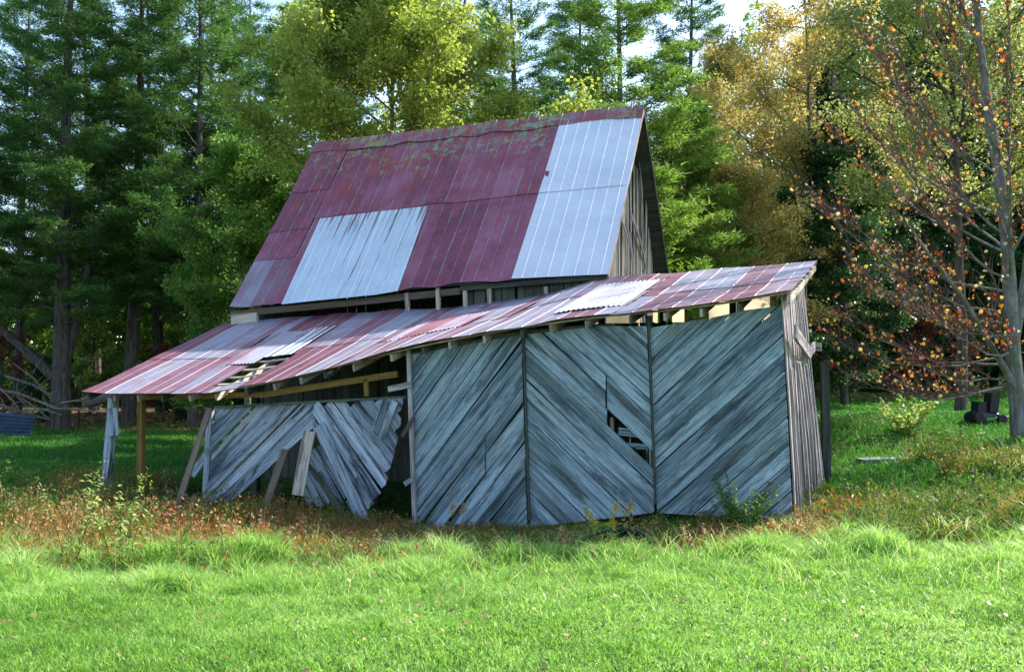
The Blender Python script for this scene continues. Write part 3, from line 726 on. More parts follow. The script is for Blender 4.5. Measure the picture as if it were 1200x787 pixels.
def broadleaf(name, label, cat, loc, H, spread, r0, leafmat, barkmat, seed, nprim=22, crown0=.25, nleaf=40000, lsize=.11, clump=.33, fork=0, group=None, shape='round', lean=(0, 0), up=.25, nsec=7, tsize=1.):
    rd = random.Random(seed); rg = np.random.default_rng(seed)
    t = empty(name, loc, 0, label, cat, group)
    wood_ = MB(); anchors = []
    tr, rad = limb((0, 0, -.15), (lean[0], lean[1], 1), H * .92, r0, r0 * .12, rd, 10, .04, .03)
    wood_.tube(tr, rad, 9)
    for i_ in range(nprim):
        u = crown0 + (1 - crown0) * (i_ + rd.random()) / nprim; u = min(u, .98)
        p, _ = along(tr, u); w_ = (u - crown0) / (1 - crown0)
        prof = math.sin(math.pi * (w_ * .82 + .14)) ** .7 if shape == 'round' else (1 - w_) ** .6 * .95 + .08
        a = i_ * 2.4 + rd.random() * .8; el = .25 + .75 * w_
        ln = spread * prof * rd.uniform(.75, 1.12)
        d = (math.cos(a), math.sin(a), math.tan(min(el, 1.2)) * .8)
        b, br = limb(p, d, ln, r0 * .38 * (1 - w_ * .7), .012, rd, 6, .12, .04)
        wood_.tube(b, br, 5)
        for j_ in range(nsec):
            uu = .25 + .75 * (j_ + rd.random()) / nsec; pp, dd = along(b, min(uu, .99))
            sd = (dd + Vector((rd.gauss(0, .6), rd.gauss(0, .6), rd.gauss(.15, .45)))).normalized()
            l2 = ln * rd.uniform(.2, .42) * (1.15 - uu * .6); c_, cr = limb(pp, sd, l2, .02, .006, rd, 3, .2)
            wood_.tube(c_, cr, 3)
            for k_ in range(4):
                anchors.append(tuple(along(c_, .3 + .7 * rd.random())[0]))
            e_, er = limb(c_[1], sd + Vector((rd.gauss(0, .7), rd.gauss(0, .7), rd.gauss(0, .5))), l2 * .7, .01, .004, rd, 2, .2)
            wood_.tube(e_, er, 3); anchors.append(tuple(e_[-1])); anchors.append(tuple(e_[1]))
    wood_.build('trunk', barkmat, t, smooth=True)
    A = np.array(anchors); idx = rg.integers(0, len(A), nleaf); dens = rg.random(len(A)) ** .6
    keep = rg.random(nleaf) < dens[idx] * 1.2; idx = idx[keep]; n = len(idx)
    off = unit(n, rg) * (rg.random((n, 1)) ** .5) * clump; off[:, 2] *= .65
    Pn = A[idx] + off; tone = rg.random(len(A))
    rr = np.clip(tone[idx] * .45 + rg.random(n) * .55, 0, 1)
    leaf_quads('crown', Pn, lsize * (.6 + .7 * rg.random(n)), .75, leafmat, rr, rg, t, up)
    return t

def pine(name, label, loc, H, r0, spread, mat, seed, first=.1, group=None, nn=44, gap=.58, nl=.22, fork=None, dead=True):
    rd = random.Random(seed); rg = np.random.default_rng(seed)
    t = empty(name, loc, 0, label, 'tree', group); wd = MB(); sprays = []
    tr, rad = limb((0, 0, -.2), (rd.gauss(0, .01), rd.gauss(0, .01), 1), H, r0, .03, rd, 12, .012, .02); wd.tube(tr, rad, 9)
    if fork:
        f_, fr_ = limb((0, 0, 2.1), fork, 7, r0 * .6, .08, rd, 7, .07, .06); wd.tube(f_, fr_, 7)
        f_, fr_ = limb((0, 0, 2.6), (-fork[0] * .5, .2, 1.5), 8, r0 * .5, .06, rd, 7, .07, .06); wd.tube(f_, fr_, 7)
    z = H * first
    while z < H * .985:
        w_ = z / H; p, _ = along(tr, min(w_, .995)); nb = rd.choice((3, 4, 5)) ; a0 = rd.random() * 6.3
        ln0 = spread * ((1 - w_) ** .62) * (.55 + .45 * min(1, (w_ - first + .12) / .2))
        for b_ in range(nb):
            if rd.random() < .12: continue
            a = a0 + b_ * 6.283 / nb + rd.gauss(0, .25); ln = ln0 * rd.uniform(.6, 1.15)
            el = .02 + .5 * w_ + rd.gauss(0, .09)
            d = (math.cos(a), math.sin(a), el)
            b, br = limb(p, d, ln, .02 + .05 * (1 - w_) * (ln / spread), .008, rd, 6, .05, .035); wd.tube(b, br, 4)
            ns = max(4, int(ln * 3.4))
            for s_ in range(ns):
                uu = .3 + .7 * (s_ + rd.random()) / ns; pp, dd = along(b, min(uu, .99)); side = 1 if s_ % 2 else -1
                sd = Vector((dd.x - side * dd.y * .9, dd.y + side * dd.x * .9, dd.z * .4 + rd.gauss(.08, .08))).normalized()
                l2 = ln * rd.uniform(.16, .32) * (1.25 - .75 * uu) + .18
                c_, cr = limb(pp, sd, l2, .012, .005, rd, 3, .1); wd.tube(c_, cr, 3)
                for q_ in range(max(3, int(l2 * 9))):
                    e, ed = along(c_, .15 + .85 * rd.random()); sprays.append((*e, *ed, w_))
            e, ed = along(b, .98); sprays += [(*e, *ed, w_)] * 4
        z += gap * rd.uniform(.8, 1.25) * (1.15 - .3 * w_)
    wd.build('trunk', M['bark_pine'], t, smooth=True)
    A = np.array(sprays); n0 = len(A); tone = rg.random(n0) * .5 + .25 * (vnoise(A[:, 0] * .8, A[:, 2] * .8, seed))
    idx = np.repeat(np.arange(n0), nn // 4); n = len(idx)
    jit = rg.normal(size=(n, 3)) * np.array([.17, .17, .06])
    Cn = A[idx, :3] + jit; D = A[idx, 3:6] * .6 + unit(n, rg) * .9; D[:, 2] = D[:, 2] * .7 + .12
    D /= np.linalg.norm(D, axis=1, keepdims=True)
    needle_tris('crown', Cn, D, nl * (.7 + .6 * rg.random(n)), .032 + .03 * rg.random(n), mat, np.clip(tone[idx] + rg.random(n) * .3, 0, 1), rg, t)
    return t

def at(px, Yd, dz=0.):
    x = (px - HX) / F * Yd; return (x, Yd, gz(x, Yd) + dz)
def dup(o, loc, rz, sc_=1., label=None, group=None):
    c = copy_tree(o); c.location = loc; c.rotation_euler = (0, 0, rz); c.scale = (sc_,) * 3
    if label: c['label'] = label
    if group: c['group'] = group
    return c

# pines
GP = 'tall pines behind the barn'
pA = pine('pine_tree', 'tall dark pine at the left whose thick trunk forks low above the lawn', at(72, 41), 24, .44, 6.2, M['needle'], 21, .2, GP, fork=(-1, .1, .75))
pB = pine('pine_tree', 'straight dark pine with a thick trunk, second from the left edge of the lawn', at(150, 44), 25, .36, 6.2, M['needle'], 22, .24, GP)
pC = pine('pine_tree', 'dark pine left of the yellow-green tree, nearer trunk of a close pair', at(226, 43), 24, .27, 5.6, M['needle'], 23, .24, GP)
dup(pB, at(243, 48), 2.1, .95, 'dark pine left of the yellow-green tree, farther trunk of the close pair')
dup(pC, at(-75, 38), 4., 1., 'dark pine cut off by the left edge of the photo')
dup(pB, at(320, 53), 1.2, .95, 'dark pine mostly hidden behind the left side of the yellow-green tree')
dup(pA, at(608, 47), 3.6, .95, 'dark pine standing behind the ridge right of the yellow-green tree')
dup(pC, at(395, 47), 2.9, .98, 'dark pine whose top shows behind the middle of the yellow-green tree')
dup(pB, at(190, 56), 3.3, 1.05, 'far dark pine between the second pine trunk and the close pair')
dup(pA, at(540, 58), 1.0, 1.15, 'far dark pine between the yellow-green tree and the ridge middle')
dup(pC, at(680, 54), 2.2, 1.1, 'dark pine behind the bright pine at the gable peak')
dup(pC, at(20, 55), 1.7, 1.1, 'far dark pine near the left edge of the photo')
dup(pB, at(112, 60), 5.0, 1.1, 'far dark pine between the forked pine and the second pine')
dup(pC, at(282, 58), .4, 1.1, 'far dark pine behind the left end of the main roof')
dup(pB, at(790, 52), .4, 1., 'dark pine farther back right of the gable peak')
pD = pine('pine_tree', 'bright green pine with a thin trunk rising behind the gable peak', at(733, 33.5), 20, .2, 4.9, M['needle_sunlit'], 31, .06, GP, nn=56, gap=.5)
pE = pine('pine_tree', 'small bright pine right behind the gable with low drooping limbs', at(806, 36), 12, .16, 3.6, M['needle_sunlit'], 32, .06, GP, nn=56, gap=.42)
dup(pB, at(1050, 58), .7, 1., 'far dark pine behind the bare autumn tree, left one of two')
dup(pA, at(1230, 55), 2.7, 1., 'far dark pine behind the bare autumn tree, right one of two')

# broadleaf trees
broadleaf('maple_tree', 'yellow-green leafy tree in full leaf just behind the main roof', 'tree', at(462, 31.5), 15.8, 6.1, .2, M['leaf_yellow'], M['bark_maple'], 41, nprim=44, crown0=.2, nleaf=230000, lsize=.13, clump=.62, nsec=13)
broadleaf('maple_tree', 'low mid-green leafy tree at the left end of the main roof', 'tree', at(290, 34), 11.0, 3.6, .14, M['leaf_green'], M['bark_maple'], 42, nprim=28, crown0=.12, nleaf=90000, lsize=.12, clump=.55, nsec=10)
oA = broadleaf('autumn_tree', 'tall tree with sparse golden leaves and a pale trunk right of the gable', 'tree', at(934, 41), 21, 5.4, .2, M['leaf_orange'], M['bark_maple'], 43, nprim=34, crown0=.12, nleaf=95000, lsize=.12, clump=.75, nsec=11, group='golden trees right of the barn')
dup(oA, at(850, 50), 2.2, .92, 'golden tree farther back, seen between the gable pines and the tall golden tree')
dup(oA, at(965, 47), 4.0, .9, 'golden tree standing behind the dark evergreen')
oB = broadleaf('autumn_tree', 'short orange-brown tree low behind the right end of the lean-to', 'tree', at(880, 36), 9.5, 3.0, .1, M['leaf_orange'], M['bark_dark'], 44, nprim=24, crown0=.08, nleaf=40000, lsize=.11, clump=.6, group='golden trees right of the barn')
eG = broadleaf('evergreen_tree', 'dense dark green broadleaf evergreen right of the tall golden tree', 'tree', at(990, 37), 15.2, 2.7, .16, M['leaf_dark'], M['bark_dark'], 45, nprim=44, crown0=.06, nleaf=120000, lsize=.13, clump=.55, nsec=9)
broadleaf('olive_tree', 'pale olive-yellow leafy tree filling the top right corner', 'tree', at(1125, 30), 16.5, 5.4, .2, M['leaf_olive'], M['bark_dark'], 46, nprim=32, crown0=.42, nleaf=90000, lsize=.12, clump=.7, nsec=10)
# understory, one of each kind then copies
GU = 'small trees and bushes at the wood edge'
uY = broadleaf('young_tree', 'sunlit light green young tree behind the forked pine', 'tree', at(105, 54), 8.5, 3.4, .09, M['leaf_green'], M['bark_dark'], 51, nprim=18, crown0=.06, nleaf=22000, lsize=.15, clump=.5, group=GU)
uD = broadleaf('dark_bush', 'dark glossy bush at the wood edge right behind the lean-to corner', 'bush', at(1000, 45), 5.2, 3.2, .09, M['leaf_dark'], M['bark_dark'], 52, nprim=18, crown0=.04, nleaf=26000, lsize=.15, clump=.5, group=GU)
uR = broadleaf('red_leaved_bush', 'red-leaved bush above the fallen branches at the left edge', 'bush', at(6, 44), 4.6, 1.8, .06, M['leaf_red'], M['bark_dark'], 53, nprim=12, crown0=.2, nleaf=2600, lsize=.13, clump=.35, group=GU)
uL = broadleaf('young_tree', 'yellow-leaved sapling right beside the forked pine trunk', 'tree', at(92, 43), 5.5, 1.5, .05, M['leaf_yellow'], M['bark_dark'], 54, nprim=12, crown0=.2, nleaf=2600, lsize=.14, clump=.3, group=GU)
spots = [(uY, 25, 58, 1, 1.05, 'light green young tree nearest the left edge of the photo'), (uY, 190, 57, 2, 1.1, 'light green young tree between the second and third pine trunks'),
         (uY, 250, 54, 3, .95, 'light green young tree behind the close pair of pine trunks'), (uY, 345, 60, 4, 1.3, 'light green young tree hidden behind the left end of the roof'),
         (uY, -40, 50, 5, .9, 'light green young tree cut by the left edge'), (uY, 690, 52, 5, 1.5, 'green tree low behind the middle of the main roof'),
         (uY, 520, 55, 2, 1.6, 'green tree behind the yellow-green tree'), (uY, 830, 54, 1, 1.7, 'green tree low between gable and golden trees'),
         (uY, 900, 47, 1, 1.1, 'light green young tree behind the right end of the lean-to roof'), (uD, 1060, 46, 2, 1.15, 'dark bush behind the tall weeds on the right lawn'),
         (uD, 1125, 48, 3, 1.3, 'dark bush left of the autumn tree trunk'), (uD, 1200, 47, 4, 1.4, 'dark bush behind the autumn tree trunk'),
         (uD, 1275, 46, 5, 1.4, 'dark bush at the right edge of the photo'), (uD, 955, 42, 3, .8, 'small dark bush against the right corner of the lean-to'),
         (eG, 1010, 50, 2.4, 1.35, 'tall dark tree mass behind the dark evergreen'), (eG, 1085, 48, 3.3, 1.3, 'tall dark tree mass behind the middle of the bare autumn tree'),
         (eG, 1165, 50, 5.3, 1.45, 'tall dark tree mass above the autumn tree trunk'), (eG, 1250, 48, .3, 1.4, 'tall dark tree mass at the right edge'),
         (uD, 300, 50, 1.5, .8, 'dark bush under the lean-to seen past the posts'), (uD, 215, 49, 4.5, .7, 'dark bush at the back of the left lawn behind the yellow post'),
         (uD, 60, 47, 2.2, .6, 'dark bush beside the forked pine trunk'), (uR, 1075, 43, 2, .8, 'red-leaved bush at the dark wood edge on the right'),
         (uR, 190, 47, 3, .9, 'red-leaved bush between the pine trunks'), (uR, 1130, 41, 2, .55, 'low red-leaved bush by the grey track')]
for (src, px, Yd, rz, s_, lab) in spots: dup(src, at(px, Yd), rz, s_, lab)
# far wood, one mass
rg = np.random.default_rng(77); n = 260000
ang = rg.uniform(-42, 42, n); rad_ = rg.uniform(72, 92, n); xx = np.sin(np.radians(ang)) * rad_; yy = np.cos(np.radians(ang)) * rad_
pxx = xx / yy * F + HX
hmax = np.interp(pxx, [-200, 0, 120, 330, 600, 760, 900, 1000, 1400], [13, 11, 11, 13, 16, 18, 26, 33, 33]) * (.6 + .7 * vnoise(ang * .9, rad_ * .1, 4))
zz = ground(xx, yy) + rg.random(n) ** 1.05 * hmax
ok = vnoise(xx * .5, zz * .6 + yy * .2, 9) > .28
Pn = np.stack([xx, yy, zz], 1)[ok]
tag(leaf_quads('far_wood', Pn, .42 * (.6 + .8 * rg.random(len(Pn))), .8, M['leaf_green'], np.clip(vnoise(Pn[:, 0] * .3, Pn[:, 2] * .3, 2) * .8 + rg.random(len(Pn)) * .3, 0, 1), rg, None, .2),
    'far green wood seen between the trunks', 'wood', kind='stuff')

# bare autumn maple at the right
def bare_maple():
    rd = random.Random(5); rg = np.random.default_rng(5)
    base = at(1190, 19); t = empty('maple_tree', base, 0, 'nearly bare autumn tree at the right with scattered orange and yellow leaves', 'tree')
    wd = MB(); tw = MB(); tips = []
    S = 19 / F                                                     # metres per photo pixel at this tree
    def tp(px, py, dy=0.):
        return Vector(((px - 1184) * S, dy, (520 - py) * S))
    trunk = [tp(1192, 532), tp(1189, 480, .05), tp(1184, 420, .1), tp(1181, 350, .1), tp(1178, 280, .15), tp(1170, 200, .2), tp(1160, 120, .3), tp(1150, 40, .3), tp(1146, -40, .3), tp(1148, -110, .2)]
    wd.tube(trunk, [.22, .175, .155, .14, .12, .11, .09, .07, .05, .03], 12)
    t2 = [tp(1186, 400, .1), tp(1200, 340, .2), tp(1218, 250, .4), tp(1230, 150, .5), tp(1236, 20, .6)]; wd.tube(t2, [.11, .09, .075, .06, .03], 8)
    t3 = [tp(1185, 460), tp(1165, 430, -.1), tp(1140, 395, -.25), tp(1108, 350, -.4), tp(1075, 312, -.5), tp(1040, 268, -.6)]; wd.tube(t3, [.08, .065, .055, .045, .032, .015], 7)
    mains = [(t3, .6)]
    # ascending limbs, all sweeping up and outwards
    specs = [(1183, 440, 1050, 430, -.5), (1182, 420, 985, 400, .6), (1181, 395, 965, 325, -.9), (1181, 380, 1010, 318, .9), (1181, 370, 960, 262, -.3), (1180, 345, 955, 215, .5), (1180, 330, 990, 185, -1.3),
             (1179, 300, 975, 150, .2), (1178, 280, 1005, 105, -.8), (1177, 260, 990, 70, .9), (1174, 230, 1020, 60, -.4), (1172, 210, 1035, 20, .9), (1168, 180, 1060, -10, -.7), (1162, 140, 1075, -40, .5), (1155, 90, 1090, -60, -.3),
             (1181, 330, 1110, 130, -1.5), (1180, 300, 1100, 90, 1.5), (1178, 240, 1120, 30, -1.2), (1183, 400, 1085, 300, 1.8), (1183, 410, 1075, 350, -1.9), (1183, 430, 1020, 370, 1.2),
             (1190, 380, 1290, 250, -.6), (1195, 350, 1300, 180, .6), (1205, 300, 1290, 80, .4), (1184, 450, 1100, 455, 1.4), (1182, 300, 1240, 60, -1.), (1184, 460, 1290, 380, .6), (1184, 455, 990, 445, .1), (1183, 415, 1000, 350, -1.6)]
    for (x0, y0, x1, y1, dy) in specs:
        a = tp(x0, y0, .1); b = tp(x1, y1, dy * 1.5); ln = (b - a).length; pts = []
        for k_ in range(8):
            u = k_ / 7; p = a.lerp(b, u); p.z += -ln * .10 * math.sin(math.pi * u) ; p += Vector((rd.gauss(0, .02), rd.gauss(0, .03), rd.gauss(0, .03))) * ln * .3; pts.append(p)
        pts[0] = a; r_ = .010 + .005 * ln; wd.tube(pts, [r_ * (1 - .85 * k_ / 7) for k_ in range(8)], 5); mains.append((pts, 1))
    for pts, _ in mains + [(trunk[4:], 1), (t2[1:], 1)]:
        ln = sum((pts[i_ + 1] - pts[i_]).length for i_ in range(len(pts) - 1))
        for j_ in range(int(ln * 9)):
            u = .18 + .82 * rd.random(); p, d = along(pts, min(u, .99))
            d2 = (d * 1.1 + Vector((rd.gauss(-.25, .35), rd.gauss(0, .45), rd.gauss(.4, .3)))).normalized()
            l2 = rd.uniform(.35, 1.25) * (1.2 - .5 * u); c_, cr = limb(p, d2, l2, .008, .003, rd, 4, .1, .05); tw.tube(c_, cr, 4)
            tips.append(c_)
            for _k in range(3):
                q, dq = along(c_, .2 + .7 * rd.random()); d3 = (dq + Vector((rd.gauss(0, .5), rd.gauss(0, .5), rd.gauss(.15, .4)))).normalized()
                e_, er = limb(q, d3, rd.uniform(.15, .5), .006, .0025, rd, 3, .12, .05); tw.tube(e_, er, 3); tips.append(e_)
    wd.build('trunk', M['bark_maple'], t, smooth=True); tw.build('twig_spray', M['twig'], t)
    P_ = []
    for c_ in tips:
        for k_ in range(3):
            if rd.random() < .21:
                q, _ = along(c_, .3 + .69 * rd.random()); P_.append((q.x + rd.gauss(0, .03), q.y + rd.gauss(0, .03), q.z - .04))
    P_ = np.array(P_); n = len(P_); print('maple leaves', n)
    # five pointed leaf outline, slightly cupped
    prof = [(0, -.5), (.28, -.32), (.5, -.12), (.3, .02), (.42, .3), (.14, .2), (0, .55), (-.14, .2), (-.42, .3), (-.3, .02), (-.5, -.12), (-.28, -.32)]
    N = unit(n, rg); N[:, 2] *= .6; N /= np.linalg.norm(N, axis=1, keepdims=True)
    T = unit(n, rg) * .6; T[:, 2] -= .8; T -= N * (T * N).sum(1, keepdims=True); T /= np.linalg.norm(T, axis=1, keepdims=True); B = np.cross(N, T)
    sz_ = (.045 + .055 * rg.random(n) ** 1.2)[:, None]
    V = np.stack([P_ + B * sz_ * a_ + T * sz_ * b_ + N * sz_ * .35 * abs(a_) for a_, b_ in prof], 1).reshape(-1, 3)
    np_mesh('crown', V, np.arange(n * 12), 12, rg.random(n), M['leaf_fall'], t)
bare_maple()

# ---------------------------------------------------------------- grass and weeds
BO = np.array([BARN_LOC[0], BARN_LOC[1]])
def in_barn(x, y, mgn=0.):
    s = x * CT - y * ST; q = x * ST + y * CT
    return ((s > -13.9 - mgn) & (s < -1.0 + mgn) & (q > QF - mgn) & (q < QM)) | ((s > -13.5) & (s < -5.3) & (q >= QM - .1) & (q < QB))
def scatter(n, y0, y1, rg, m=1.5, half=.56):
    """uniform on the ground inside the widened view"""
    u = rg.random(n); a = half; y = np.sqrt(y0 * y0 + u * (y1 * y1 - y0 * y0)); x = (rg.random(n) * 2 - 1) * (a * y + m)
    return x, y
def blades(name, x, y, h, wd, rg, mat, tone, lean=.45, zoff=-.02, kind='stuff', segs=3, label=None, cat=None):
    n = len(x); z = ground(x, y) + zoff
    a = rg.random(n) * 6.283; d = np.stack([np.cos(a), np.sin(a), np.zeros(n)], 1); s = np.stack([-d[:, 1], d[:, 0], np.zeros(n)], 1)
    fa = rg.random(n) * 6.283; s = np.stack([np.cos(fa), np.sin(fa), np.zeros(n)], 1)
    ln = lean * (.3 + rg.random(n)) * h; P0 = np.stack([x, y, z], 1); up = np.zeros((n, 3)); up[:, 2] = 1
    hh = h[:, None]; l_ = ln[:, None]; w_ = wd[:, None]
    p1 = P0 + up * hh * .45 + d * l_ * .18; p2 = P0 + up * hh * .8 + d * l_ * .55; p3 = P0 + up * hh * .95 + d * l_ * 1.15
    V = np.stack([P0 - s * w_ * .5, P0 + s * w_ * .5, p1 - s * w_ * .42, p1 + s * w_ * .42, p2 - s * w_ * .28, p2 + s * w_ * .28, p3], 1).reshape(-1, 3)
    b = (np.arange(n) * 7)[:, None]
    loops = np.concatenate([b + np.array([[0, 1, 3]]), b + np.array([[0, 3, 2]]), b + np.array([[2, 3, 5]]), b + np.array([[2, 5, 4]]), b + np.array([[4, 5, 6]])], 1).ravel()
    o = np_mesh(name, V, loops, 3, np.repeat(tone, 5), mat)
    return tag(o, label, cat, kind=kind)
rg = np.random.default_rng(3)
def shade_edge_(x):      # front edge of the rusty strip
    return np.interp(x, [-8, -5, -2, 1, 3, 4.5, 6, 9, 12], [11.2, 11.2, 11.5, 12.3, 12.5, 12.5, 12.0, 12.4, 13])
def shade_edge(x): return shade_edge_(x) + (vnoise(np.asarray(x) * 1.4, np.asarray(x) * 0 + 3.3, 40) - .5) * 1.5
# mown meadow in front
x, y = scatter(360000, 5.4, 13.2, rg, 1.2)
tuft = vnoise(x * .9, y * 1.1, 1) * .35 + vnoise(x * 2.6, y * 3.2, 71) * .35 + vnoise(x * 7, y * 8, 2) * .3
edge_ = np.clip((y - (shade_edge(x) - 2.6)) / 2.6, 0, 1)
h = (.035 + .05 * rg.random(len(x))) * (.4 + 1.4 * tuft) + np.clip(tuft - .52, 0, 1) * (.12 + .9 * edge_) + .10 * edge_ * rg.random(len(x)); h *= np.where((y > 12.3) & (x > -3.5) & (x < 4.5), .6, 1)
ok = (y < shade_edge(x) + 1.1 * rg.random(len(x)) ** .5 + .3) | (rg.random(len(x)) < .45); ok &= ~in_barn(x, y)
x, y, h, tuft, edge_ = [q_[ok] for q_ in (x, y, h, tuft, edge_)]
tone = np.clip(-.08 + .45 * vnoise(x * .5, y * .7, 8) + .25 * vnoise(x * 2.5, y * 2.5, 18) + .42 * rg.random(len(x)) + (rg.random(len(x)) < .012 + .05 * edge_) * .45, 0, 1)
blades('grass', x, y, h, .006 + .006 * rg.random(len(x)) + .003 * edge_, rg, M['grass'], tone, .8, label='bright meadow grass in front of the barn', cat='grass')
# broadleaf specks and fallen leaves in the meadow
x, y = scatter(16000, 5.4, 12.6, rg, 1.0); n = len(x); P_ = np.stack([x, y, ground(x, y) + .03 + .06 * rg.random(n)], 1)
tag(leaf_quads('clover', P_, .018 + .022 * rg.random(n), .85, M['leaf_green'], rg.random(n), rg, None, 1.2), 'small clover leaves low in the meadow grass', 'clover', kind='stuff')
x, y = scatter(420, 5.6, 12.6, rg, 1.0); n = len(x); P_ = np.stack([x, y, ground(x, y) + .07 + .05 * rg.random(n)], 1)
tag(leaf_quads('fallen_leaves', P_, .04 + .03 * rg.random(n), .7, M['straw'], rg.random(n), rg, None, 1.0), 'dry fallen leaves scattered on the meadow', 'leaves', kind='stuff')
# longer tussocks along the edge
cx, cy = scatter(300, 8.2, 13.6, rg, 1.0)
kk = 110; rad_t = np.repeat(.06 + .16 * rg.random(len(cx)), kk); x = np.repeat(cx, kk) + rg.normal(size=len(cx) * kk) * rad_t * 1.5; y = np.repeat(cy, kk) + rg.normal(size=len(cx) * kk) * rad_t
h = np.repeat(.10 + .22 * rg.random(len(cx)) ** 1.5 * np.clip((cy - 8.5) / 4, .3, 1), kk) * (.3 + 1.1 * rg.random(len(x))) * np.where((y > 12.1) & (x > -3.5) & (x < 4.5), .6, 1)
tone = np.clip(np.repeat(rg.random(len(cx)) * .55 - .15, kk) + rg.random(len(x)) * .4 + (rg.random(len(x)) < .05) * .35, 0, 1)
ok = ~in_barn(x, y)
blades('grass', x[ok], y[ok], h[ok], .007 + .006 * rg.random(ok.sum()), rg, M['grass'], tone[ok], 1.1, label='taller grass tussocks along the weedy strip', cat='grass')
# lawn behind, coarser blades
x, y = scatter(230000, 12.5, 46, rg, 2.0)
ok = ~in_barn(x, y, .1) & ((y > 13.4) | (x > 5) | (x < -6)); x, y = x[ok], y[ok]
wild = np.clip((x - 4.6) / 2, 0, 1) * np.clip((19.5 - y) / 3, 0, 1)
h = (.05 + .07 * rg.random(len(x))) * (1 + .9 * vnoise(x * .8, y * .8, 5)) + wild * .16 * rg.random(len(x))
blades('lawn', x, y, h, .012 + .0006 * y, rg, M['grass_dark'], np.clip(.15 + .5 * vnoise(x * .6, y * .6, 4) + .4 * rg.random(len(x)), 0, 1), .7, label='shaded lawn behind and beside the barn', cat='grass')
# rusty dry weeds: leafy stalks
def weeds(name, n, fx, mat, rg, h0, h1, label, nleaf=9, lsz=.05, tonef=None, stalkmat=None, kind='stuff', hs=None):
    x, y = fx(n); ok = ~in_barn(x, y, -.02); x, y = x[ok], y[ok]; n = len(x)
    hh = h0 + (h1 - h0) * rg.random(n) ** 1.5 * (.4 + 1.3 * vnoise(x * 1.7, y * 1.7, 6)); z = ground(x, y)
    hh = hh * (hs(x) if hs else 1); tone = rg.random(n) if tonef is None else tonef(x, y)
    lx = rg.normal(size=(n, 2)) * .16
    u = rg.random((n, nleaf)) ** .75
    P_ = np.stack([x[:, None] + lx[:, :1] * u * hh[:, None] + rg.normal(size=(n, nleaf)) * .045, y[:, None] + lx[:, 1:] * u * hh[:, None] + rg.normal(size=(n, nleaf)) * .045, z[:, None] + u * hh[:, None]], -1).reshape(-1, 3)
    tt = np.clip(np.repeat(tone, nleaf) + rg.normal(size=n * nleaf) * .13, 0, 1)
    # leaves and stems go into one mesh: leaf quads plus a narrow stem triangle pair
    nn_ = len(P_); N = unit(nn_, rg); T = unit(nn_, rg); T[:, 2] = np.abs(T[:, 2]) * 1.7 + .3; T -= N * (T * N).sum(1, keepdims=True); T /= np.linalg.norm(T, axis=1, keepdims=True); B = np.cross(N, T)
    s = (lsz * (.5 + rg.random(nn_)))[:, None]
    V1 = np.stack([P_ + T * s * .5, P_ + B * s * .22, P_ - T * s * .5, P_ - B * s * .22], 1).reshape(-1, 3)
    b0 = np.stack([x, y, z - .03], 1); tp_ = b0 + np.stack([lx[:, 0] * hh, lx[:, 1] * hh, hh], 1); sw_ = np.array([[.004, .002, 0]])
    V2 = np.stack([b0 - sw_, b0 + sw_, tp_ + sw_ * .4, tp_ - sw_ * .4], 1).reshape(-1, 3)
    V = np.concatenate([V1, V2]); return tag(np_mesh(name, V, np.arange(len(V)), 4, np.concatenate([tt, tone]), mat), label, 'weeds', kind=kind)
def strip(n):
    x = rg.uniform(-9.5, 6.2, n); s = shade_edge(x)
    # back limit follows the front wall line
    yb = np.where(x < 4.6, (QF + .1 - x * ST) / CT + np.where(x < -3.2, 1.8, .0), 15.5); t_ = rg.random(n) ** .62; s = s - .9 * (rg.random(n) < .12); return x, s + (yb - s) * t_
rust = lambda x, y: np.clip(np.interp(x, [-9, -6.5, -2.2, -1, 1, 5], [.10, .22, .24, .10, .05, .10]) + .85 * vnoise(x * 1.1 + 3, y * 1.4, 12) + .17 * rg.normal(size=len(x)), 0, 1)
weeds('dry_weeds', 15000, strip, M['weed'], rg, .10, .46, 'rusty brown and green weeds in the shade along the foot of the barn', 12, .055, rust, hs=lambda x: np.interp(x, [-8, -4, -2, 0, 6], [1.35, 1.25, .65, .5, .75]))
def bank(n):
    x = rg.uniform(4.6, 12.5, n); y = rg.uniform(12.2, 18.8, n); k_ = vnoise(x * .6, y * .8, 21) > .25 + .06 * (y - 12); return x[k_], y[k_]
weeds('bank_weeds', 15000, bank, M['weed'], rg, .12, .55, 'mixed rusty and green weeds on the bank right of the barn', 11, .06, lambda x, y: np.clip(-.22 + .85 * vnoise(x * .8, y * 1.0, 31) + .17 * rg.normal(size=len(x)), 0, 1))
def leftf(n): return rg.uniform(-13, -5.5, n), rg.uniform(13.5, 21.5, n)
weeds('green_weeds', 7000, leftf, M['weed_green'], rg, .15, .6, 'dim green weeds between the lawn and the posts at the left', 10, .06, lambda x, y: np.clip(.4 * vnoise(x, y, 3) + .25 * rg.random(len(x)), 0, 1))
def rightlawn(n):
    x = rg.uniform(5.8, 14, n); y = rg.uniform(18, 26, n); k_ = vnoise(x * .6, y * .6, 5) > .45; return x[k_], y[k_]
weeds('lawn_weeds', 5000, rightlawn, M['weed_green'], rg, .06, .3, 'leafy weeds in the lawn behind the right corner', 8, .06, lambda x, y: rg.random(len(x)) * .6)
# fallen leaves and pine litter under the wood edge
n = 26000; x = rg.uniform(-30, 32, n); y = rg.uniform(40, 56, n)
P_ = np.stack([x, y, ground(x, y) + .02 + .1 * rg.random(n)], 1)
tag(leaf_quads('leaf_litter', P_, .12 + .12 * rg.random(n), .7, M['straw'], rg.random(n) ** 2, rg, None, 1.), 'dead leaves on the ground at the wood edge', 'leaf litter', kind='stuff')

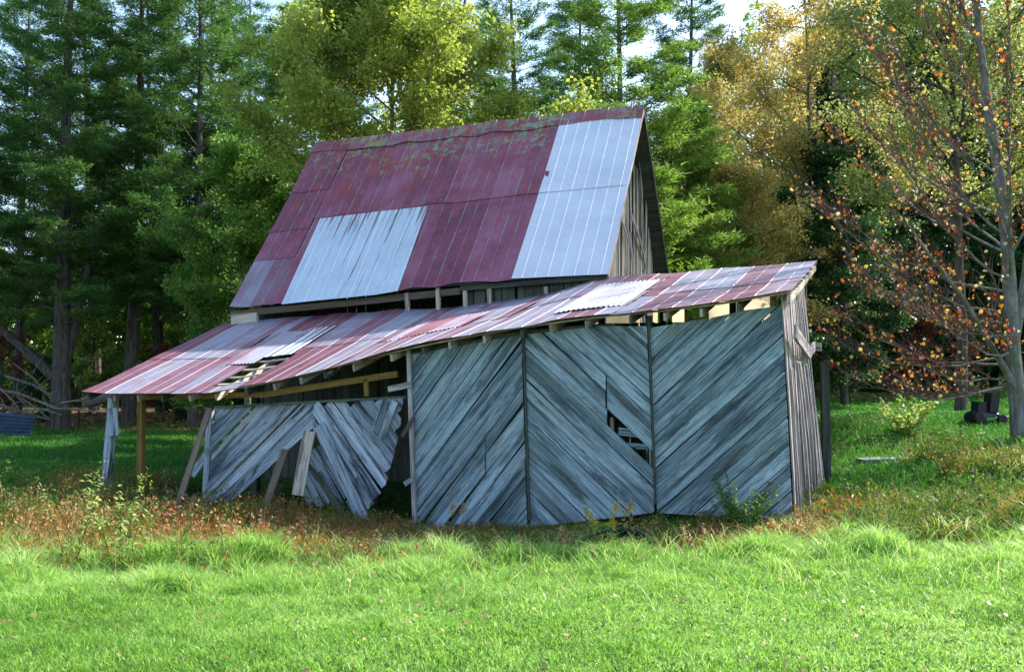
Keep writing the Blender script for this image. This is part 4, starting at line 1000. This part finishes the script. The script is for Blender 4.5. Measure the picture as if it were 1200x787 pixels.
# long pale arching blades standing above the rest
x, y = scatter(4200, 8.5, 13.6, rg, 1.0); k_ = (rg.random(len(x)) < np.clip((y - 9) / 4, .08, 1)) & ~in_barn(x, y); x, y = x[k_], y[k_]
blades('long_grass', x, y, .18 + .30 * rg.random(len(x)), .006 + .005 * rg.random(len(x)), rg, M['grass'], np.clip(.45 + .55 * rg.random(len(x)), 0, 1), 1.2, label='long pale arching blades above the meadow grass', cat='grass')
# fine upright rusty and straw stems
x, y = strip(38000); ok = ~in_barn(x, y) & (rg.random(len(x)) < .25 + .9 * vnoise(x * 1.3, y * 1.3, 61)); x, y = x[ok], y[ok]
h = (.12 + .42 * rg.random(len(x)) ** 1.8) * np.interp(x, [-8, -4, -2, 0, 6], [1.1, 1.05, .65, .5, .8]) * (.5 + .9 * vnoise(x * 2, y * 2, 62))
blades('rusty_grass', x, y, h, .005 + .005 * rg.random(len(x)), rg, M['weed'], np.clip(np.interp(x, [-8, -2.5, -1, 6], [.34, .42, .38, .34]) + .35 * vnoise(x * .9, y * 1.1, 66) + .2 * rg.normal(size=len(x)), 0, 1), .9, label='rusty and straw coloured grass stems mixed into the weeds', cat='grass')
x, y = bank(22000); ok = ~in_barn(x, y); x, y = x[ok], y[ok]
blades('rusty_grass', x, y, (.12 + .45 * rg.random(len(x)) ** 1.6) * (.3 + 1.1 * vnoise(x * 1.2, y * 1.2, 64)), .008 + .006 * rg.random(len(x)), rg, M['weed'], np.clip(-.12 + .8 * vnoise(x * .7, y * .9, 63) + .2 * rg.normal(size=len(x)), 0, 1), .9, label='rusty and golden grass stems on the bank', cat='grass')
# taller green and straw coloured grass among the weeds
x, y = strip(80000); x = x + rg.normal(size=len(x)) * .05; ok = ~in_barn(x, y)
ok &= rg.random(len(x)) < np.interp(x, [-7, -2.5, -1, 6], [.6, .6, 1, 1]); x, y = x[ok], y[ok]
h = (.08 + .34 * rg.random(len(x)) ** 2.2) * (.25 + .75 * vnoise(x * 2.2, y * 2.2, 51))
blades('tall_grass', x, y, h, .007 + .006 * rg.random(len(x)), rg, M['grass'], np.clip(.05 + .5 * rg.random(len(x)) + .9 * (vnoise(x * 1.2, y * 1.2, 52) > .6) * rg.random(len(x)), 0, 1), 1.0, label='tall green and straw grass along the foot of the wall', cat='grass')
x, y = bank(60000); ok = ~in_barn(x, y); x, y = x[ok], y[ok]
h = (.12 + .28 * rg.random(len(x)) ** 1.5) * (.4 + 1.1 * vnoise(x * 1.7, y * 1.7, 53))
blades('tall_grass', x, y, h, .008 + .008 * rg.random(len(x)), rg, M['grass'], np.clip(.0 + .4 * rg.random(len(x)) + 1. * (vnoise(x * .9, y * .9, 54) > .58) * rg.random(len(x)), 0, 1), 1.0, label='tall green and tan grass on the bank right of the barn', cat='grass')
# individual plants
def stalk_plant(name, label, loc, H, nst, mat, seed, leaf=.07, spread=.12, nleaf=40, flower=None, group=None, cat='plant', droop=.1, aspect=.3):
    rd = random.Random(seed); rg = np.random.default_rng(seed); t = empty(name, loc, 0, label, cat, group); wd = MB(); Cn = []; ax = []; fl = []
    for s_ in range(nst):
        a = rd.random() * 6.28; c_, cr = limb((math.cos(a) * .04, math.sin(a) * .04, -.03), (math.cos(a) * spread * 2, math.sin(a) * spread * 2, 1), H * rd.uniform(.7, 1), .006, .002, rd, 6, .06, .02); wd.tube(c_, cr, 5)
        for k_ in range(nleaf):
            u = .12 + .88 * rd.random(); p, _ = along(c_, min(u, .99)); b_ = rd.random() * 6.28; sc2 = leaf * (1.15 - .6 * u)
            d = Vector((math.cos(b_), math.sin(b_), .35)); Cn.append(tuple(p + d * sc2 * .55)); ax.append(tuple(d) + (sc2,))
        for k_ in range(130 if flower else 0):
            u = .78 + .21 * rd.random(); p, _ = along(c_, u); b_ = rd.random() * 6.28; r_ = (1.05 - u) * .35 * rd.random(); fl.append((p.x + math.cos(b_) * r_, p.y + math.sin(b_) * r_, p.z + rd.gauss(0, .015) + r_ * .3))
    wd.build('stem', M['weed_green'] if mat != M['straw'] else M['straw'], t)
    Cn = np.array(Cn); ax = np.array(ax)
    leaf_quads('foliage', Cn, ax[:, 3] * (.8 + .5 * rg.random(len(Cn))), aspect, mat, rg.random(len(Cn)), rg, t, .4, ax[:, :3].copy(), droop)
    if fl: leaf_quads('flower_head', np.array(fl), np.full(len(fl), .022), .8, flower, rg.random(len(fl)), rg, t)['kind'] = 'stuff'
    return t
GW = 'tall weeds in front of the left posts'
w1 = stalk_plant('tall_weed', 'sunlit tall weed left of the weathered post, tallest and leafiest', at(138, 11.7), 1.6, 7, M['weed_bright'], 61, .11, .2, 46, group=GW)
w2 = stalk_plant('tall_weed', 'sunlit tall weed with thin upright stems nearest the left edge', at(84, 11.8), 1.65, 4, M['weed_bright'], 62, .085, .14, 44, group=GW)
w3 = stalk_plant('tall_weed', 'shorter sunlit weed leaning right below the yellow post', at(162, 11.9), 1.25, 4, M['weed_bright'], 63, .09, .3, 40, group=GW)
stalk_plant('goldenrod', 'goldenrod with yellow flower plumes before the broken window panel', at(715, 12.9), .85, 5, M['weed_bright'], 64, .10, .2, 40, flower=M['gold'])
stalk_plant('dead_flower_stalk', 'brown dead flower stalk against the left chevron panel', at(537, 13.4), .95, 2, M['straw'], 65, .04, .06, 26, flower=M['straw'])
stalk_plant('dry_stalk', 'tan dry curled stalks right of the goldenrod', at(748, 12.9), .7, 5, M['straw'], 66, .10, .15, 26, group='dry tan stalks')
stalk_plant('dry_stalk', 'tan dry stalks left of the goldenrod', at(655, 12.7), .6, 6, M['straw'], 67, .08, .2, 26, group='dry tan stalks')
for px_, Y_, h_, lab_ in ((600, 12.5, .5, 'short tan dry stalks below the dark seam between the two middle panels'), (815, 12.9, .5, 'tan dry stalks below the right plank panel'), (950, 13.0, .6, 'tan dry stalks at the foot of the right corner'), (420, 11.9, .55, 'tan dry stalks before the collapsed panel'), (1100, 13.6, .7, 'tan dry stalks on the bank at the right')):
    stalk_plant('dry_stalk', lab_, at(px_, Y_), h_, 7, M['straw'], int(px_), .08, .22, 24, group='dry tan stalks')
stalk_plant('pale_weed', 'bushy pale green weed standing on the lawn right of the barn', at(1062, 22.5), 1.25, 18, M['weed_bright'], 68, .13, .5, 44, aspect=.5)
stalk_plant('wall_shrub', 'rusty green shrub growing against the right plank panel', at(868, 13.75), 1.05, 22, M['leaf_green'], 69, .075, .3, 80, aspect=.5)
stalk_plant('creeping_weed', 'leafy dim green clump at the left edge of the lawn', at(22, 19.5), 1.2, 20, M['leaf_green'], 70, .11, .5, 44, aspect=.5)
stalk_plant('tall_weed', 'rusty seed-headed weed under the left chevron panels', at(262, 12.6), .6, 4, M['weed'], 71, .05, .3, 30, group=GW)

# ---------------------------------------------------------------- small things
M['green_tub'] = plain('dark_green_plastic', (.012, .06, .035), .4)
M['black'] = plain('black_plastic', (.012, .013, .018), .45)
M['green_paint'] = plain('green_paint', (.06, .22, .06), .5)
M['slab'] = plain('grey_stone', (.16, .18, .20), .8)
M['log_end'] = plain('pale_cut_wood', (.42, .34, .24), .85)
M['tin'] = plain('dark_blue_tin', (.03, .05, .085), .6, .3, 3, .2)
# overturned green tub: curved shell with a rim
cx, cy, cz = at(718, 13.25); t = empty('green_tub', (cx, cy, cz), -TH + .1, 'dark green overturned tub half hidden in weeds below the broken window', 'tub')
m = MB()
for i_ in range(18):
    a0, a1 = math.pi * i_ / 18, math.pi * (i_ + 1) / 18; p = lambda a, y_, r_: (math.cos(a) * .58 * r_ + .05 * math.sin(a), y_, math.sin(a) * .38 * r_ + math.cos(a) * .10)
    for (ya, ra, yb, rb) in ((-.2, 1, -.12, .93), (-.12, .93, .25, .86)):
        m.poly([p(a0, ya, ra), p(a1, ya, ra), p(a1, yb, rb), p(a0, yb, rb)])
    m.poly([p(a0, .25, .86), p(a1, .25, .86), (0, .25, 0)])
    m.poly([p(a0, -.19, .9), p(a1, -.19, .9), p(a1, -.2, 1), p(a0, -.2, 1)])
m.build('shell', M['green_tub'], t, True)
m = MB(); m.tube([p(math.pi * i_ / 18, -.2, 1.) for i_ in range(19)], .022, 6); m.build('rim', M['green_tub'], t, True)
# black garden machine on the right lawn
x_, y_, z_ = at(1146, 24.5); t = empty('garden_mower', (x_, y_, z_), .15, 'small black garden machine with two upright black boxes on the lawn by the tree trunk', 'mower')
def box(mb, c_, s_, tilt=0.):
    c_ = Vector(c_); mb.beam(c_ - Vector((math.sin(tilt) * s_[2] / 2, 0, math.cos(tilt) * s_[2] / 2)), c_ + Vector((math.sin(tilt) * s_[2] / 2, 0, math.cos(tilt) * s_[2] / 2)), s_[0], s_[1], (1, 0, 0), .5)
m = MB(); box(m, (.02, 0, .42), (.24, .3, .34), .05); m.build('engine_box', M['black'], t)
m = MB(); box(m, (.42, .05, .56), (.24, .3, .5), .12); m.build('seat_back', M['black'], t)
m = MB(); m.tube([(-.2, 0, .19), (-.05, 0, .2), (.15, 0, .2), (.55, 0, .22)], [.13, .19, .15, .1], 10); m.build('body', M['black'], t, True)
m = MB(); m.tube([(.1, -.1, .12), (.5, -.1, .14), (.95, -.05, .2)], [.07, .06, .03], 8); m.build('deck', M['green_paint'], t, True)
for (wx, wy, r_) in ((-.08, -.2, .17), (-.08, .2, .17), (.55, -.2, .13), (.55, .2, .13)):
    m = MB(); m.tube([(wx, wy - .05, r_), (wx, wy - .04, r_), (wx, wy + .04, r_), (wx, wy + .05, r_)], [r_ * .8, r_, r_, r_ * .8], 16); wo_ = m.build('wheel', M['black'], t)
# stone slab
x_, y_, z_ = at(1030, 20.0); m = MB(); pts = [(-.42, -.3), (.1, -.36), (.46, -.22), (.5, .2), (.1, .34), (-.4, .25)]
top = [Vector((a, b, .05 + .02 * math.sin(a * 5))) for a, b in pts]; m.prism(top, Vector((0, 0, 1)), .12, [(p_.x, p_.y) for p_ in top], .4)
o = m.build('stone_slab', M['slab'], None); o.location = (x_, y_, z_); tag(o, 'flat grey slab lying in the grass right of the barn corner', 'slab')
# lone post
x_, y_, z_ = at(969, 18.3); m = MB(); m.beam((0, 0, -.2), (-.05, 0, 2.35), .15, .12, (1, 0, 0)); o = m.build('fence_post', M['wood_dark'], None); o.location = (x_, y_, z_); tag(o, 'old dark post standing free just right of the lean-to corner', 'post')
# grey track on the far right
m = MB(); xs = np.linspace(12, 60, 30)
for a, b in zip(xs, xs[1:]):
    ya, yb = 29.5 + (a - 12) * .22, 29.5 + (b - 12) * .22
    m.poly([(a, ya, gz(a, ya) + .06), (b, yb, gz(b, yb) + .06), (b, yb + 2.6, gz(b, yb + 2.6) + .06), (a, ya + 2.6, gz(a, ya + 2.6) + .06)])
M['gravel'] = plain('grey_gravel', (.27, .26, .27), .9, .3, 12); tag(m.build('track', M['gravel'], None), kind='structure')
# fallen branches, logs and the tin sheet at the left
GL = 'fallen branches in the heap at the left wood edge'
rd = random.Random(9)
M['branch_pale'] = bark('pale_dead_branch', (.12, .10, .08), (.32, .28, .23))
bl = [(-30, 452, 66, 478, .07), (5, 440, 70, 468, .06), (-10, 470, 60, 492, .06), (15, 425, 62, 470, .04), (-20, 490, 30, 480, .06), (-15, 484, 26, 498, .07), (30, 480, 72, 486, .05), (0, 455, 35, 500, .04), (-25, 505, 20, 486, .05), (20, 462, 64, 496, .04), (60, 478, 130, 484, .04), (70, 472, 110, 466, .035)]
for i_, (x0, y0, x1, y1, r_) in enumerate(bl):
    Y0 = 39.5 + rd.random() * 1.2; Y1 = 40 + rd.random() * 1.2
    a = Vector(((x0 - HX) / F * Y0, Y0, CAMZ + (HY - y0) / F * Y0)); b = Vector(((x1 - HX) / F * Y1, Y1, CAMZ + (HY - y1) / F * Y1)); c_ = (a + b) / 2; c_.z = min(a.z, b.z)
    o_ = Vector((c_.x, c_.y, c_.z)); m = MB(); mid = (a + b) / 2 + Vector((0, rd.gauss(0, .2), rd.gauss(0, .1)))
    m.tube([a - o_, mid - o_, b - o_], [r_, r_ * .9, r_ * .6], 7)
    for k_ in range(4):
        p = a.lerp(b, .3 + .6 * rd.random()) - o_; e_, er = limb(p, (rd.gauss(.5, .5), rd.gauss(0, .5), rd.gauss(.5, .4)), rd.uniform(.5, 1.3), r_ * .4, .008, rd, 4, .15); m.tube(e_, er, 4)
    o = m.build('fallen_branch', M['branch_pale'], None, True); o.location = o_; tag(o, 'pale dead branch in the tangled heap at the left edge, left of the forked pine', 'branch', GL)
for (px, py, Yd, ln, r_, lab) in ((98, 471, 42.5, 1.0, .26, 'pale hollow cut log end just right of the forked pine trunk'),):
    x0 = (px - HX) / F * Yd; z0 = CAMZ + (HY - py) / F * Yd; t = empty('cut_log', (x0, Yd, z0), .0, lab, 'log')
    m = MB(); m.tube([(0, -.05, 0), (ln, .6, .25)], [r_, r_ * .85], 14); m.build('log_bark', M['branch_pale'], t, True)
    m = MB(); dz = Vector((ln, .65, .25)).normalized(); x1 = dz.orthogonal().normalized(); y1 = dz.cross(x1); o_ = Vector((0, -.05, 0)) - dz * .012
    for i_ in range(14):
        a, b = i_ / 14 * 6.283, (i_ + 1) / 14 * 6.283; q = lambda g, r2: o_ + (x1 * math.cos(g) + y1 * math.sin(g)) * r2
        m.poly([q(a, r_), q(b, r_), q(b, r_ * .5), q(a, r_ * .5)])
    m.build('cut_end', M['log_end'], t)
    m = MB(); m.poly([o_ + dz * .006 + (x1 * math.cos(i_ * .449) + y1 * math.sin(i_ * .449)) * r_ * .52 for i_ in range(14)]); m.build('hollow', M['black'], t)  # flat black disc: shade inside the hollow put into its colour
x_, y_, z_ = at(14, 36.5); m = MB(); nx_ = 44
for i_ in range(nx_):
    f = lambda k_: (.05 * math.sin(k_ * 1.1), k_)
    za, zb = i_ / nx_ * .95, (i_ + 1) / nx_ * .95
    oa, ob_ = .03 * math.sin(i_ * .9), .03 * math.sin((i_ + 1) * .9)
    m.poly([(-1.1, oa + za * .6, za), (.62, oa + za * .6, za * .8), (.70, ob_ + zb * .6, zb * .8), (-.9, ob_ + zb * .6, zb)])
o = m.build('tin_sheet', M['tin'], None); o.location = (x_, y_, z_); tag(o, 'dark blue corrugated tin sheet leaning on the branch heap at the left edge', 'metal sheet')
